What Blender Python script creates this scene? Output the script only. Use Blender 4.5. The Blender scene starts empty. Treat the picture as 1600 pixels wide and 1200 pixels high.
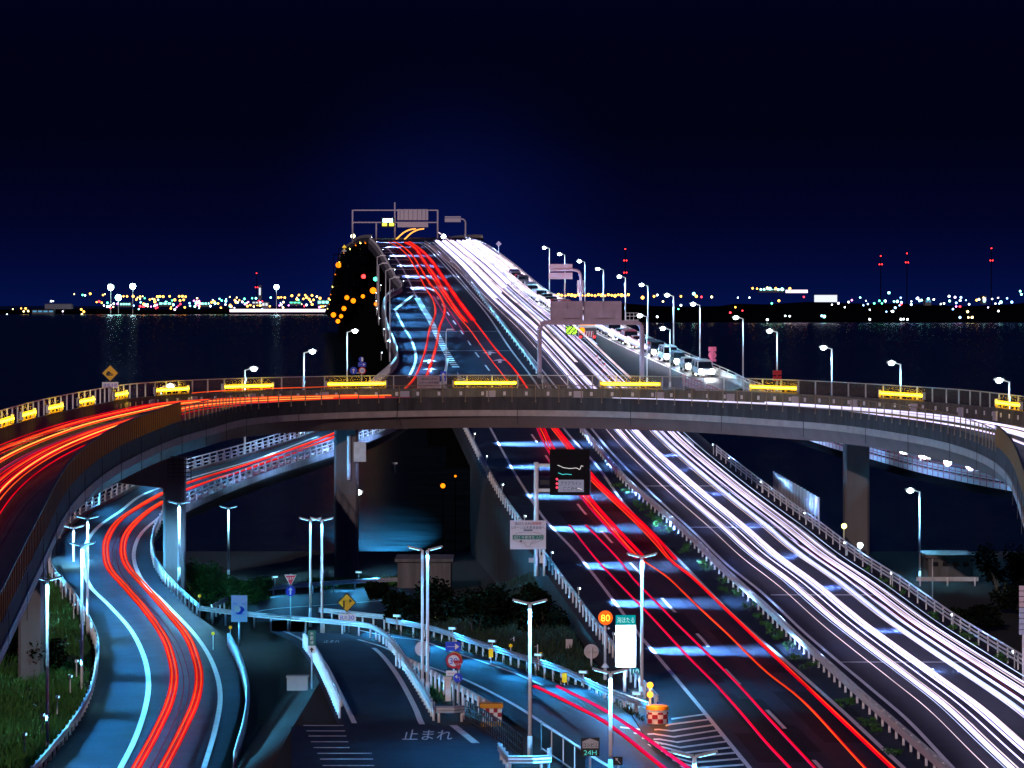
import bpy, bmesh, math, random
from mathutils import Vector, Matrix
R = math.radians
rnd = random.Random(11)
S = bpy.context.scene
COL = S.collection

# ------------------------------------------------------------------ camera
F, HOR, HC = 6000.0, 475.0, 20.0          # focal length in photo pixels, horizon row, eye height above the near carriageway
cd = bpy.data.cameras.new('camera')
cd.sensor_width = 36; cd.lens = 36 * F / 1600; cd.shift_y = -(600 - HOR) / 1600
cd.clip_start = 1; cd.clip_end = 60000
cam = bpy.data.objects.new('camera', cd); COL.objects.link(cam)
cam.location = (0, 0, HC); cam.rotation_euler = (R(90), 0, 0)
S.camera = cam

# ------------------------------------------------------------------ night sky
W = bpy.data.worlds.new('World'); S.world = W; W.use_nodes = True
nt = W.node_tree; nt.nodes.clear()
def wn(t, **k):
    n = nt.nodes.new(t)
    for a, b in k.items(): setattr(n, a, b)
    return n
tc = wn('ShaderNodeTexCoord'); sp = wn('ShaderNodeSeparateXYZ'); nt.links.new(tc.outputs['Generated'], sp.inputs[0])
mr = wn('ShaderNodeMapRange'); mr.inputs['From Min'].default_value = -0.01; mr.inputs['From Max'].default_value = 0.09
nt.links.new(sp.outputs['Z'], mr.inputs['Value'])
cr = wn('ShaderNodeValToRGB'); nt.links.new(mr.outputs[0], cr.inputs[0])
e = cr.color_ramp.elements
e[0].position = 0.0; e[0].color = (0.0008, 0.0034, 0.038, 1)
e[1].position = 1.0; e[1].color = (0.0004, 0.0006, 0.0100, 1)
for p, c in ((0.10, (0.0009, 0.0046, 0.048, 1)), (0.20, (0.0007, 0.0024, 0.030, 1)), (0.32, (0.0005, 0.0012, 0.0150, 1)), (0.55, (0.0003, 0.0006, 0.0056, 1)), (0.75, (0.0003, 0.0005, 0.0056, 1))):
    x = e.new(p); x.color = c
# light of the town behind the bridge, glowing low in the sky
dn = wn('ShaderNodeVectorMath', operation='DOT_PRODUCT'); nt.links.new(tc.outputs['Generated'], dn.inputs[0])
gd = Vector((-0.016, 1, 0.014)).normalized(); dn.inputs[1].default_value = gd
mg = wn('ShaderNodeMapRange', interpolation_type='LINEAR'); mg.inputs['From Min'].default_value = math.cos(R(3.6)); mg.inputs['From Max'].default_value = 1.0
nt.links.new(dn.outputs['Value'], mg.inputs['Value'])
mx = wn('ShaderNodeMix', data_type='RGBA', blend_type='ADD'); mx.inputs[0].default_value = 1
gl = wn('ShaderNodeMix', data_type='RGBA'); gl.inputs[6].default_value = (0, 0, 0, 1); gl.inputs[7].default_value = (0.0006, 0.0024, 0.030, 1)
mw = wn('ShaderNodeMath', operation='POWER'); mw.inputs[1].default_value = 3.4; nt.links.new(mg.outputs[0], mw.inputs[0]); nt.links.new(mw.outputs[0], gl.inputs[0]); nt.links.new(cr.outputs[0], mx.inputs[6]); nt.links.new(gl.outputs[2], mx.inputs[7])
hi = wn('ShaderNodeMapRange', interpolation_type='SMOOTHSTEP'); hi.inputs['From Min'].default_value = 0.12; hi.inputs['From Max'].default_value = 0.6
nt.links.new(sp.outputs['Z'], hi.inputs['Value'])
h2 = wn('ShaderNodeMix', data_type='RGBA'); h2.inputs[7].default_value = (0.004, 0.012, 0.095, 1); nt.links.new(hi.outputs[0], h2.inputs[0]); nt.links.new(mx.outputs[2], h2.inputs[6])
bg = wn('ShaderNodeBackground'); bg.inputs[1].default_value = 1.0; nt.links.new(h2.outputs[2], bg.inputs[0])
wo = wn('ShaderNodeOutputWorld'); nt.links.new(bg.outputs[0], wo.inputs[0])
# low warm fill from behind the viewer, added to light sign faces and rails
sd = bpy.data.lights.new('front_fill', 'SUN'); sd.energy = 1.0; sd.angle = R(0.5); sd.color = (1.0, 0.78, 0.74)
so = bpy.data.objects.new('front_fill', sd); so.rotation_euler = (R(70), 0, R(-18)); COL.objects.link(so)
S.view_settings.view_transform = 'Standard'; S.view_settings.look = 'None'; S.view_settings.exposure = 0.2; S.view_settings.gamma = 1
S.render.engine = 'CYCLES'
S.cycles.max_bounces = 5; S.cycles.diffuse_bounces = 2; S.cycles.glossy_bounces = 3; S.cycles.transparent_max_bounces = 24
S.cycles.sample_clamp_indirect = 4.0; S.cycles.use_light_tree = True
S.cycles.caustics_reflective = False; S.cycles.caustics_refractive = False

# ------------------------------------------------------------------ geometry helpers
def px(x, y, Y): return Vector(((x - 800) / F * Y, Y, HC - (y - HOR) / F * Y))     # the point at distance Y on the ray of a photo pixel
def pz(x, y, z): return px(x, y, (HC - z) * F / (y - HOR))                          # the same ray cut by the height z
class Prof:                                                                         # a height profile z(Y)
    def __init__(s, pts):
        s.p = pts; n = len(pts); d = [(pts[i+1][1]-pts[i][1])/(pts[i+1][0]-pts[i][0]) for i in range(n-1)]
        s.m = [d[0]] + [0 if d[i-1]*d[i] <= 0 else 2*d[i-1]*d[i]/(d[i-1]+d[i]) for i in range(1, n-1)] + [d[-1]]
    def __call__(s, Y):
        p = s.p
        if Y <= p[0][0]: return p[0][1]
        if Y >= p[-1][0]: return p[-1][1]
        for i in range(len(p)-1):
            if Y <= p[i+1][0]:
                h = p[i+1][0]-p[i][0]; t = (Y-p[i][0])/h
                return (2*t**3-3*t*t+1)*p[i][1]+(t**3-2*t*t+t)*h*s.m[i]+(3*t*t-2*t**3)*p[i+1][1]+(t**3-t*t)*h*s.m[i+1]
    def row(s, Y): return HOR + F*(HC-s(Y))/Y
    def hit(s, x, y, a=100, b=1250):                                                # first point of the profile on the ray of a pixel
        Y = a; pr = s.row(Y)
        while Y < b:
            q = s.row(Y+2)
            if q <= y:
                t = (pr-y)/(pr-q) if pr != q else 0
                Y2 = Y+2*max(0, min(1, t)); v = px(x, y, Y2); v.z = s(Y2); return v
            Y += 2; pr = q
            if q > pr+0.5: break
        v = px(x, y, b); v.z = s(b); return v
    def line(s, pts, dz=0): return [s.hit(x, y)+Vector((0, 0, dz)) for x, y in pts]
def smooth(pts, step=3.0):                                                          # Catmull-Rom, then even spacing
    P = [Vector(p) for p in pts]
    if len(P) < 3: dense = P
    else:
        Q = [2*P[0]-P[1]] + P + [2*P[-1]-P[-2]]; dense = []
        for i in range(1, len(Q)-2):
            a, b, c, d = Q[i-1:i+3]
            ta = (b-a).length**.5 or 1; tb = (c-b).length**.5 or 1; tcx = (d-c).length**.5 or 1
            m1 = ((b-a)/ta - (c-a)/(ta+tb) + (c-b)/tb)*tb; m2 = ((c-b)/tb - (d-b)/(tb+tcx) + (d-c)/tcx)*tb
            for k in range(16):
                t = k/16
                dense.append((2*t**3-3*t*t+1)*b+(t**3-2*t*t+t)*m1+(3*t*t-2*t**3)*c+(t**3-t*t)*m2)
        dense.append(P[-1])
    return even(dense, step)
def even(dense, step):
    L = [0]
    for i in range(1, len(dense)): L.append(L[-1]+(dense[i]-dense[i-1]).length)
    n = max(1, int(round(L[-1]/step))); out = []; j = 0
    for k in range(n+1):
        s = L[-1]*k/n
        while j < len(L)-2 and L[j+1] < s: j += 1
        t = (s-L[j])/(L[j+1]-L[j]) if L[j+1] > L[j] else 0
        out.append(dense[j].lerp(dense[j+1], max(0, min(1, t))) if len(dense) > 1 else dense[0])
    return out
def length(P): return sum((P[i+1]-P[i]).length for i in range(len(P)-1))
def at_s(P, s):
    for i in range(len(P)-1):
        l = (P[i+1]-P[i]).length
        if s <= l or i == len(P)-2: return P[i].lerp(P[i+1], s/l if l else 0), (P[i+1]-P[i]).normalized()
        s -= l
def sub(P, s0, s1, step=1.0):
    n = max(1, int((s1-s0)/step)); return [at_s(P, s0+(s1-s0)*k/n)[0] for k in range(n+1)]
def right(P, i):
    t = (P[min(i+1, len(P)-1)]-P[max(i-1, 0)]); t.z = 0
    if t.length == 0: return Vector((1, 0, 0))
    t.normalize(); return Vector((t.y, -t.x, 0))
def off(P, d, dz=0): return [P[i]+right(P, i)*d+Vector((0, 0, dz)) for i in range(len(P))]
def toscr(p): return 800+F*p.x/p.y, HOR+F*(HC-p.z)/p.y
def s_at_x(P, x):                                                                   # arc length where a path crosses a photo column
    s = 0; best = None
    for i in range(len(P)-1):
        a, b = toscr(P[i])[0], toscr(P[i+1])[0]; l = (P[i+1]-P[i]).length
        if (a-x)*(b-x) <= 0 and a != b: return s+l*(x-a)/(b-a)
        s += l
    return None

class MB:
    def __init__(s): s.v = []; s.f = []; s.mi = []; s.m = 0
    def add(s, vs, fs):
        o = len(s.v); s.v += [tuple(v) for v in vs]
        for f in fs: s.f.append([i+o for i in f]); s.mi.append(s.m)
    def quad(s, a, b, c, d): s.add([a, b, c, d], [[0, 1, 2, 3]])
    def box(s, c, d, rz=0, rot=None):
        M = rot if rot else Matrix.Rotation(rz, 3, 'Z'); c = Vector(c)
        vs = [c+M @ Vector((x*d[0]/2, y*d[1]/2, z*d[2]/2)) for x in (-1, 1) for y in (-1, 1) for z in (-1, 1)]
        s.add(vs, [[0, 1, 3, 2], [4, 6, 7, 5], [0, 4, 5, 1], [2, 3, 7, 6], [0, 2, 6, 4], [1, 5, 7, 3]])
    def beam(s, p, q, w, h):
        p = Vector(p); q = Vector(q); t = q-p; L = t.length; t.normalize()
        u = t.cross(Vector((0, 0, 1)))
        if u.length < 1e-4: u = Vector((1, 0, 0))
        u.normalize(); v = u.cross(t)
        M = Matrix((u, t, v)).transposed(); s.box((p+q)/2, (w, L, h), rot=M)
    def cyl(s, p, q, r0, r1=None, n=8, caps=True):
        r1 = r0 if r1 is None else r1
        p = Vector(p); q = Vector(q); t = (q-p).normalized(); u = t.orthogonal().normalized(); w = t.cross(u)
        vs = []
        for c, r in ((p, r0), (q, r1)):
            for k in range(n):
                a = 2*math.pi*k/n; vs.append(c+u*math.cos(a)*r+w*math.sin(a)*r)
        fs = [[k, (k+1) % n, n+(k+1) % n, n+k] for k in range(n)]
        if caps: fs += [list(range(n))[::-1], list(range(n, 2*n))]
        s.add(vs, fs)
    def sweep(s, P, prof, closed=True, caps=True):                                  # prof: list of (to the right, up)
        n = len(prof); vs = []
        for i in range(len(P)):
            r = right(P, i)
            for u, v in prof: vs.append(P[i]+r*u+Vector((0, 0, v)))
        fs = []
        for i in range(len(P)-1):
            for k in range(n if closed else n-1):
                a = i*n+k; b = i*n+(k+1) % n; fs.append([a, b, b+n, a+n])
        if caps and closed: fs += [list(range(n)), [len(vs)-n+k for k in range(n)][::-1]]
        s.add(vs, fs)
    def tube(s, P, r, n=6): s.sweep(P, [(r*math.cos(2*math.pi*k/n), r*math.sin(2*math.pi*k/n)) for k in range(n)])
    def ribbon(s, A, B):
        n = min(len(A), len(B)); s.add(list(A[:n])+list(B[:n]), [[i, i+1, n+i+1, n+i] for i in range(n-1)])
    def slab(s, A, B, t):                                                            # solid ribbon, t thick or down to a level (callable)
        n = min(len(A), len(B)); dn = lambda p: Vector((p.x, p.y, t(p) if callable(t) else p.z-t))
        vs = list(A[:n])+list(B[:n])+[dn(p) for p in A[:n]]+[dn(p) for p in B[:n]]
        fs = []
        for i in range(n-1):
            fs += [[i, n+i, n+i+1, i+1], [2*n+i, 2*n+i+1, 3*n+i+1, 3*n+i], [i, i+1, 2*n+i+1, 2*n+i], [n+i, 3*n+i, 3*n+i+1, n+i+1]]
        fs += [[0, 2*n, 3*n, n], [n-1, 2*n-1, 4*n-1, 3*n-1]]
        s.add(vs, fs)
    def disc(s, c, r, n=24, t=0.03):                                                 # upright disc facing the camera side (-Y)
        c = Vector(c); s.cyl(c, c+Vector((0, t, 0)), r, n=n)
    def poly(s, c, pts, t=0.02):                                                     # upright outline (x, z) facing -Y with thickness
        c = Vector(c); n = len(pts)
        vs = [c+Vector((x, 0, z)) for x, z in pts]+[c+Vector((x, t, z)) for x, z in pts]
        s.add(vs, [list(range(n)), list(range(n, 2*n))[::-1]]+[[k, n+k, n+(k+1) % n, (k+1) % n] for k in range(n)])
    def sphere(s, c, r, n=10, m=6, sz=1):
        c = Vector(c); vs = [c+Vector((0, 0, r*sz))]
        for j in range(1, m):
            a = math.pi*j/m
            for k in range(n):
                b = 2*math.pi*k/n; vs.append(c+Vector((r*math.sin(a)*math.cos(b), r*math.sin(a)*math.sin(b), r*sz*math.cos(a))))
        vs.append(c-Vector((0, 0, r*sz))); fs = []
        for k in range(n): fs.append([0, 1+k, 1+(k+1) % n]); fs.append([len(vs)-1, 1+(m-2)*n+(k+1) % n, 1+(m-2)*n+k])
        for j in range(m-2):
            for k in range(n):
                a = 1+j*n+k; b = 1+j*n+(k+1) % n; fs.append([a, a+n, b+n, b])
        s.add(vs, fs)
    def mesh(s, name, mats, smooth_=False):
        me = bpy.data.meshes.new(name); me.from_pydata(s.v, [], s.f)
        for m in (mats if isinstance(mats, (list, tuple)) else [mats]): me.materials.append(m)
        if isinstance(mats, (list, tuple)): me.polygons.foreach_set('material_index', s.mi)
        if smooth_: me.polygons.foreach_set('use_smooth', [True]*len(s.f))
        b = bmesh.new(); b.from_mesh(me); bmesh.ops.recalc_face_normals(b, faces=b.faces); b.to_mesh(me); b.free()
        me.update(); return me
    def build(s, name, mats, parent=None, loc=None, smooth_=False):
        o = bpy.data.objects.new(name, s.mesh(name, mats, smooth_)); COL.objects.link(o)
        if loc is not None: o.location = loc
        if parent: o.parent = parent
        return o
def tag(o, label=None, cat=None, group=None, kind=None):
    if label: o['label'] = label
    if cat: o['category'] = cat
    if group: o['group'] = group
    if kind: o['kind'] = kind
    return o
def thing(name, label, cat, loc=(0, 0, 0), group=None, rz=0):
    o = bpy.data.objects.new(name, None); COL.objects.link(o); o.location = loc; o.rotation_euler = (0, 0, rz); o.empty_display_size = 0.3
    return tag(o, label, cat, group)
def inst(name, me, parent, loc, rz=0, scale=None):
    o = bpy.data.objects.new(name, me); COL.objects.link(o); o.parent = parent; o.location = loc; o.rotation_euler = (0, 0, rz)
    if scale: o.scale = scale
    return o
def copy_tree(o, parent=None):
    c = o.copy(); COL.objects.link(c); c.parent = parent
    for ch in list(o.children): copy_tree(ch, c)
    return c
def light(kind, parent, loc, power, color, size=0.15, aim=None, cone=160, blend=0.5, scale=None, reach=None):
    d = bpy.data.lights.new('lamp_light', kind); d.energy = power; d.color = color
    if kind in ('POINT', 'SPOT'): d.shadow_soft_size = size
    if kind == 'SPOT': d.spot_size = R(cone); d.spot_blend = blend
    o = bpy.data.objects.new('lamp_light', d); COL.objects.link(o); o.parent = parent; o.location = loc
    if aim is not None: o.rotation_euler = Vector(aim).to_track_quat('-Z', 'Y').to_euler()
    if scale: o.scale = scale
    return o

# ------------------------------------------------------------------ materials
def mat(name, col, rough=0.6, metal=0.0, emit=None, strength=0.0, var=0.0, scale=1.0, bump=0.0, streak=False, alpha=1.0, spec=0.5, speck=0.0):
    m = bpy.data.materials.new(name); m.use_nodes = True; t = m.node_tree; b = t.nodes['Principled BSDF']
    b.inputs['Base Color'].default_value = (*col, 1); b.inputs['Roughness'].default_value = rough; b.inputs['Metallic'].default_value = metal
    b.inputs['Specular IOR Level'].default_value = spec
    if alpha < 1: b.inputs['Alpha'].default_value = alpha
    if emit: b.inputs['Emission Color'].default_value = (*emit, 1); b.inputs['Emission Strength'].default_value = strength
    if var or bump or speck:
        g = t.nodes.new('ShaderNodeNewGeometry'); mp = t.nodes.new('ShaderNodeMapping'); t.links.new(g.outputs['Position'], mp.inputs[0])
        mp.inputs['Scale'].default_value = (scale, scale, scale*0.12) if streak else (scale,)*3
        n = t.nodes.new('ShaderNodeTexNoise'); n.inputs['Scale'].default_value = 1; n.inputs['Detail'].default_value = 6; n.inputs['Roughness'].default_value = 0.65
        t.links.new(mp.outputs[0], n.inputs['Vector'])
        r = t.nodes.new('ShaderNodeMapRange'); r.inputs['From Min'].default_value = 0.3; r.inputs['From Max'].default_value = 0.7
        r.inputs['To Min'].default_value = 1-var; r.inputs['To Max'].default_value = 1+var; t.links.new(n.outputs['Fac'], r.inputs['Value'])
        k = t.nodes.new('ShaderNodeVectorMath'); k.operation = 'SCALE'; k.inputs[0].default_value = col; t.links.new(r.outputs[0], k.inputs['Scale'])
        last = k.outputs[0]
        if speck:
            n2 = t.nodes.new('ShaderNodeTexNoise'); n2.inputs['Scale'].default_value = 9; n2.inputs['Detail'].default_value = 3; t.links.new(g.outputs['Position'], n2.inputs['Vector'])
            r2 = t.nodes.new('ShaderNodeMapRange'); r2.inputs['From Min'].default_value = 0.3; r2.inputs['From Max'].default_value = 0.7
            r2.inputs['To Min'].default_value = 1-speck; r2.inputs['To Max'].default_value = 1+speck; t.links.new(n2.outputs['Fac'], r2.inputs['Value'])
            k2 = t.nodes.new('ShaderNodeVectorMath'); k2.operation = 'SCALE'; t.links.new(last, k2.inputs[0]); t.links.new(r2.outputs[0], k2.inputs['Scale']); last = k2.outputs[0]
        t.links.new(last, b.inputs['Base Color'])
        if bump:
            bp = t.nodes.new('ShaderNodeBump'); bp.inputs['Strength'].default_value = bump; bp.inputs['Distance'].default_value = 0.05
            t.links.new(n.outputs['Fac'], bp.inputs['Height']); t.links.new(bp.outputs[0], b.inputs['Normal'])
    return m
def emis(name, col, s):
    m = bpy.data.materials.new(name); m.use_nodes = True; t = m.node_tree; t.nodes.clear()
    e = t.nodes.new('ShaderNodeEmission'); e.inputs[0].default_value = (*col, 1); e.inputs[1].default_value = s
    o = t.nodes.new('ShaderNodeOutputMaterial'); t.links.new(e.outputs[0], o.inputs[0]); return m
def flick(name, col, s, lo=.55, hi=1.25, sc=.06):
    m = emis(name, col, s); t = m.node_tree; e = t.nodes['Emission']
    g = t.nodes.new('ShaderNodeNewGeometry'); mp = t.nodes.new('ShaderNodeMapping'); mp.inputs['Scale'].default_value = (sc*6, sc, sc*6); t.links.new(g.outputs['Position'], mp.inputs[0])
    n = t.nodes.new('ShaderNodeTexNoise'); n.inputs['Scale'].default_value = 1; n.inputs['Detail'].default_value = 3; t.links.new(mp.outputs[0], n.inputs['Vector'])
    r = t.nodes.new('ShaderNodeMapRange'); r.inputs['From Min'].default_value = .35; r.inputs['From Max'].default_value = .65; r.inputs['To Min'].default_value = s*lo; r.inputs['To Max'].default_value = s*hi
    t.links.new(n.outputs['Fac'], r.inputs['Value']); t.links.new(r.outputs[0], e.inputs[1]); return m
def thin(name, col, tr, rough=.6):
    m = bpy.data.materials.new(name); m.use_nodes = True; t = m.node_tree; t.nodes.clear()
    d = t.nodes.new('ShaderNodeBsdfDiffuse'); d.inputs[0].default_value = (*col, 1); q = t.nodes.new('ShaderNodeBsdfTranslucent'); q.inputs[0].default_value = (*col, 1)
    x = t.nodes.new('ShaderNodeMixShader'); x.inputs[0].default_value = tr; t.links.new(d.outputs[0], x.inputs[1]); t.links.new(q.outputs[0], x.inputs[2])
    o = t.nodes.new('ShaderNodeOutputMaterial'); t.links.new(x.outputs[0], o.inputs[0]); return m
ASPH = mat('asphalt', (0.019, 0.031, 0.050), 0.62, var=0.35, scale=0.35, bump=0.15, speck=0.3, spec=0.12)
ASPH2 = mat('porous_asphalt', (0.017, 0.017, 0.034), 0.66, var=0.3, scale=0.5, bump=0.2, speck=0.35, spec=0.10)
CONC = mat('concrete', (0.30, 0.29, 0.28), 0.75, var=0.3, scale=0.8, bump=0.1, streak=True)
CONCD = mat('weathered_concrete', (0.10, 0.095, 0.10), 0.8, var=0.55, scale=1.4, bump=0.1, streak=True)
PAINT = mat('road_paint', (0.78, 0.78, 0.78), 0.5, var=0.12, scale=2.0)
STEEL = mat('galvanised_steel', (0.55, 0.57, 0.60), 0.4, 0.35, var=0.15, scale=2.0)
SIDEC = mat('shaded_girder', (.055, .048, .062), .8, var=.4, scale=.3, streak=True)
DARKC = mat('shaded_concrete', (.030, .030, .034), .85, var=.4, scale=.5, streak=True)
WSTEEL = mat('white_steel', (0.78, 0.78, 0.80), 0.4, var=0.08, scale=2.0)
GIRD = mat('girder_paint', (0.16, 0.12, 0.11), 0.55, var=0.18, scale=0.6, streak=True)
DARK = mat('dark_steel', (0.03, 0.03, 0.035), 0.5, 0.3, var=0.2, scale=2)
BOARDB = mat('sign_back', (0.55, 0.50, 0.52), 0.5, 0.1, var=0.1, scale=1)
SOIL = mat('soil', (0.005, 0.005, 0.005), 0.95, var=0.5, scale=0.5, bump=0.5)
TURF = mat('turf', (0.010, 0.024, 0.008), 0.95, var=0.5, scale=0.7, bump=0.5)
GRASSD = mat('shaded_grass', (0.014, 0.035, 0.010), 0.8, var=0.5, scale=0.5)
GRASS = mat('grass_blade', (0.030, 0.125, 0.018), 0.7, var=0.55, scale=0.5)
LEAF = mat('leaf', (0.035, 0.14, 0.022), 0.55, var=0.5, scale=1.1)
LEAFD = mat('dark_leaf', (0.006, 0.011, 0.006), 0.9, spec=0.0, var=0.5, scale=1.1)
BARK = mat('bark', (0.06, 0.045, 0.032), 0.9, var=0.4, scale=4, bump=0.4)
NET = mat('fence_netting', (0.34, 0.27, 0.15), 0.6, alpha=0.16)
SLAT = thin('slatted_screen', (0.46, 0.30, 0.10), .5)
NIGHT = mat('unlit_black', (0.003, 0.003, 0.004), 0.9, spec=0.0)
PARM = mat('stained_parapet', (0.045, 0.040, 0.042), 0.85, var=0.6, scale=1.4, streak=True)
YEL = mat('sign_yellow', (0.75, 0.46, 0.01), 0.45); WHT = mat('sign_white', (0.80, 0.80, 0.80), 0.45); BLK = mat('sign_black', (0.012, 0.012, 0.012), 0.5)
BLU = mat('sign_blue', (0.015, 0.06, 0.62), 0.45); RED = mat('sign_red', (0.50, 0.01, 0.035), 0.45); GRN = mat('sign_green', (0.0, 0.20, 0.16), 0.45); ORG = mat('cushion_orange', (0.75, 0.33, 0.02), 0.45)
HEADW = flick('headlight_white', (0.64, 0.56, 1.0), 2.3, .75, 1.2); HEADP = flick('headlight_warm', (0.95, 0.74, 0.86), 1.15, .5, 1.3); HEADB = flick('headlight_blue', (0.52, 0.62, 1.0), 1.5, .45, 1.2)
TAILR = flick('tail_red', (1.0, 0.002, 0.018), 0.85, .55, 1.2); TAILO = flick('tail_orange', (1.0, 0.085, 0.012), 1.3, .6, 1.2); TAILM = emis('tail_magenta', (0.8, 0.01, 0.12), 0.9); TAILD = emis('tail_dim', (0.35, 0.05, 0.10), 0.35)
TAILY = emis('tail_amber', (1.0, 0.36, 0.06), 2.0)
LAMPW = emis('lamp_lens', (0.75, 1.0, 1.0), 30.0); YTUBE = emis('yellow_tube', (1.0, 0.66, 0.012), 22.0)
RAILL = emis('rail_lens', (0.65, 0.85, 1.0), 22.0)
AMBER = emis('amber_lamp', (1.0, 0.20, 0.004), 2.4); LGRN = emis('green_lamp', (0.05, 1.0, 0.6), 6.0); LRED = emis('red_lamp', (1.0, 0.02, 0.02), 8.0); LYEL = emis('yellow_lamp', (1.0, 0.85, 0.15), 10.0)
TEAL = (0.20, 0.64, 1.0); BLUEW = (0.24, 0.45, 1.0)

def text(body, w, h, c, m, parent, name='lettering', t=0.012):
    cu = bpy.data.curves.new(name, 'FONT'); cu.body = body; cu.resolution_u = 3
    o = bpy.data.objects.new(name, cu); COL.objects.link(o)
    bpy.context.view_layer.update()
    me = bpy.data.meshes.new_from_object(o.evaluated_get(bpy.context.evaluated_depsgraph_get()))
    bpy.data.objects.remove(o); bpy.data.curves.remove(cu)
    xs = [v.co.x for v in me.vertices]; ys = [v.co.y for v in me.vertices]
    x0, x1, y0, y1 = min(xs), max(xs), min(ys), max(ys)
    for v in me.vertices: v.co = ((v.co.x-(x0+x1)/2)*w/(x1-x0), 0, (v.co.y-(y0+y1)/2)*h/(y1-y0))
    me.materials.clear(); me.materials.append(m)
    o = bpy.data.objects.new(name, me); COL.objects.link(o); o.parent = parent; o.location = c
    return o

# ================================================================== SETTING
ZM = Prof([(100, -0.2), (150, -0.1), (224, 0.3), (290, 3.0), (360, 7.0), (450, 13.0), (550, 19.0), (700, 27.2), (850, 33.7), (1000, 37.3), (1150, 39.0), (1300, 39.0), (1400, 37.4), (1700, 27.5), (2100, 21.8), (2700, 16), (3600, 11)])
ZS = Prof([(120, -2.6), (186, -2.5), (204, -2.3), (226, -2.0), (249, -1.0), (268, 1.0), (283, 2.3), (296, 3.9), (312, 5.3), (335, 6.8), (362, 8.3), (400, 10.2), (434, 11.9), (450, 13.0)])
ZJ = Prof([(120, -0.1), (180, -0.1), (205, -0.4), (240, -1.3), (300, -2.2), (345, -2.6)])
ZQ = Prof([(200, 6.0), (255, 6.5), (293, 6.9), (310, 7.2), (333, 7.6), (345, 7.9), (368, 8.5), (404, 10.0), (429, 11.5), (450, 13.0)])
def onz(P, prof, dz=0.0): return [Vector((p.x, p.y, prof(p.y)+dz)) for p in P]
def ext(P, d0=45, d1=0):                                            # lengthen a path straight at either end
    P = list(P)
    if d0: P = [P[0]+(P[0]-P[1]).normalized()*d0]+P
    if d1: P = P+[P[-1]+(P[-1]-P[-2]).normalized()*d1]
    return P
# ---- sea and land
m = MB(); m.quad((-40000, -3000, -6), (40000, -3000, -6), (40000, 50000, -6), (-40000, 50000, -6))
WATER = mat('sea_water', (0.006, 0.018, 0.024), 0.26, spec=0.12)
t = WATER.node_tree; b = t.nodes['Principled BSDF']
g = t.nodes.new('ShaderNodeNewGeometry'); mp = t.nodes.new('ShaderNodeMapping'); mp.inputs['Scale'].default_value = (0.5, 0.9, 1); t.links.new(g.outputs['Position'], mp.inputs[0])
n1 = t.nodes.new('ShaderNodeTexNoise'); n1.inputs['Scale'].default_value = 0.55; n1.inputs['Detail'].default_value = 5; t.links.new(mp.outputs[0], n1.inputs['Vector'])
bp = t.nodes.new('ShaderNodeBump'); bp.inputs['Strength'].default_value = 0.16; bp.inputs['Distance'].default_value = 0.5
t.links.new(n1.outputs['Fac'], bp.inputs['Height']); t.links.new(bp.outputs[0], b.inputs['Normal'])
nw = t.nodes.new('ShaderNodeTexNoise'); nw.inputs['Scale'].default_value = 0.22; nw.inputs['Detail'].default_value = 7; nw.inputs['Roughness'].default_value = .7; t.links.new(mp.outputs[0], nw.inputs['Vector'])
rw_ = t.nodes.new('ShaderNodeMapRange'); rw_.inputs['From Min'].default_value = .35; rw_.inputs['From Max'].default_value = .65; rw_.inputs['To Min'].default_value = .35; rw_.inputs['To Max'].default_value = 1.5; t.links.new(nw.outputs['Fac'], rw_.inputs['Value'])
kw = t.nodes.new('ShaderNodeVectorMath'); kw.operation = 'SCALE'; kw.inputs[0].default_value = (0.006, 0.018, 0.024); t.links.new(rw_.outputs[0], kw.inputs['Scale']); t.links.new(kw.outputs[0], b.inputs['Base Color'])
tag(m.build('sea', WATER), kind='structure')
m = MB(); A = [Vector((-90, 95, -3)), Vector((-90, 357, -3))]; B = [Vector((90, 95, -3)), Vector((90, 357, -3))]
m.slab(A, B, 6); tag(m.build('ground', SOIL), kind='structure')
# far shore: two low dark strips of land with an uneven top
for k, (x0, x1, y0, dep, h) in enumerate(((-5200, -250, 9500, 2600, 7), (150, 5600, 5400, 3600, 26))):
    m = MB(); nx, ny = 90, 8; V = []
    for j in range(ny+1):
        for i in range(nx+1):
            x = x0+(x1-x0)*i/nx; y = y0+dep*j/ny
            u = min(1, j/2.5)*min(1, (ny-j)/1.5)
            z = -6.5+u*(6+h*(0.55+0.45*math.sin(i*0.37+k*2)*math.cos(i*0.13+j)+rnd.uniform(-.15, .15)))
            V.append((x+rnd.uniform(-8, 8), y+rnd.uniform(-30, 30), z))
    m.add(V, [[j*(nx+1)+i, j*(nx+1)+i+1, (j+1)*(nx+1)+i+1, (j+1)*(nx+1)+i] for j in range(ny) for i in range(nx)])
    tag(m.build('far_shore', NIGHT), kind='structure')

# ---- mainline: traced lines, each cut with the height profile of the road
L1 = smooth(ext(ZM.line([(1160, 1187), (1085, 1095), (1005, 1000), (963, 945), (905, 870), (853, 814), (820, 765), (797, 727), (766, 669), (720, 585), (704, 562), (685, 527), (672, 500), (660, 480), (648, 459), (638, 437), (625, 413), (612, 395), (604, 387)])), 3)
R1 = smooth(ext(ZM.line([(1400, 1190), (1303, 1100), (1200, 1010), (1125, 942), (1065, 880), (1015, 830), (975, 787), (932, 727), (907, 700), (881, 670), (840, 603), (797, 545), (760, 490), (704, 425), (668, 388), (655, 380)])), 3)
MR = smooth(ext(ZM.line([(1450, 1199), (1387, 1142), (1332, 1092), (1260, 1025), (1200, 967), (1127, 900), (1075, 847), (1025, 802), (980, 762), (940, 715), (902, 670), (862, 620), (830, 572), (780, 505), (730, 440), (683, 396), (664, 382)])), 3)
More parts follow.
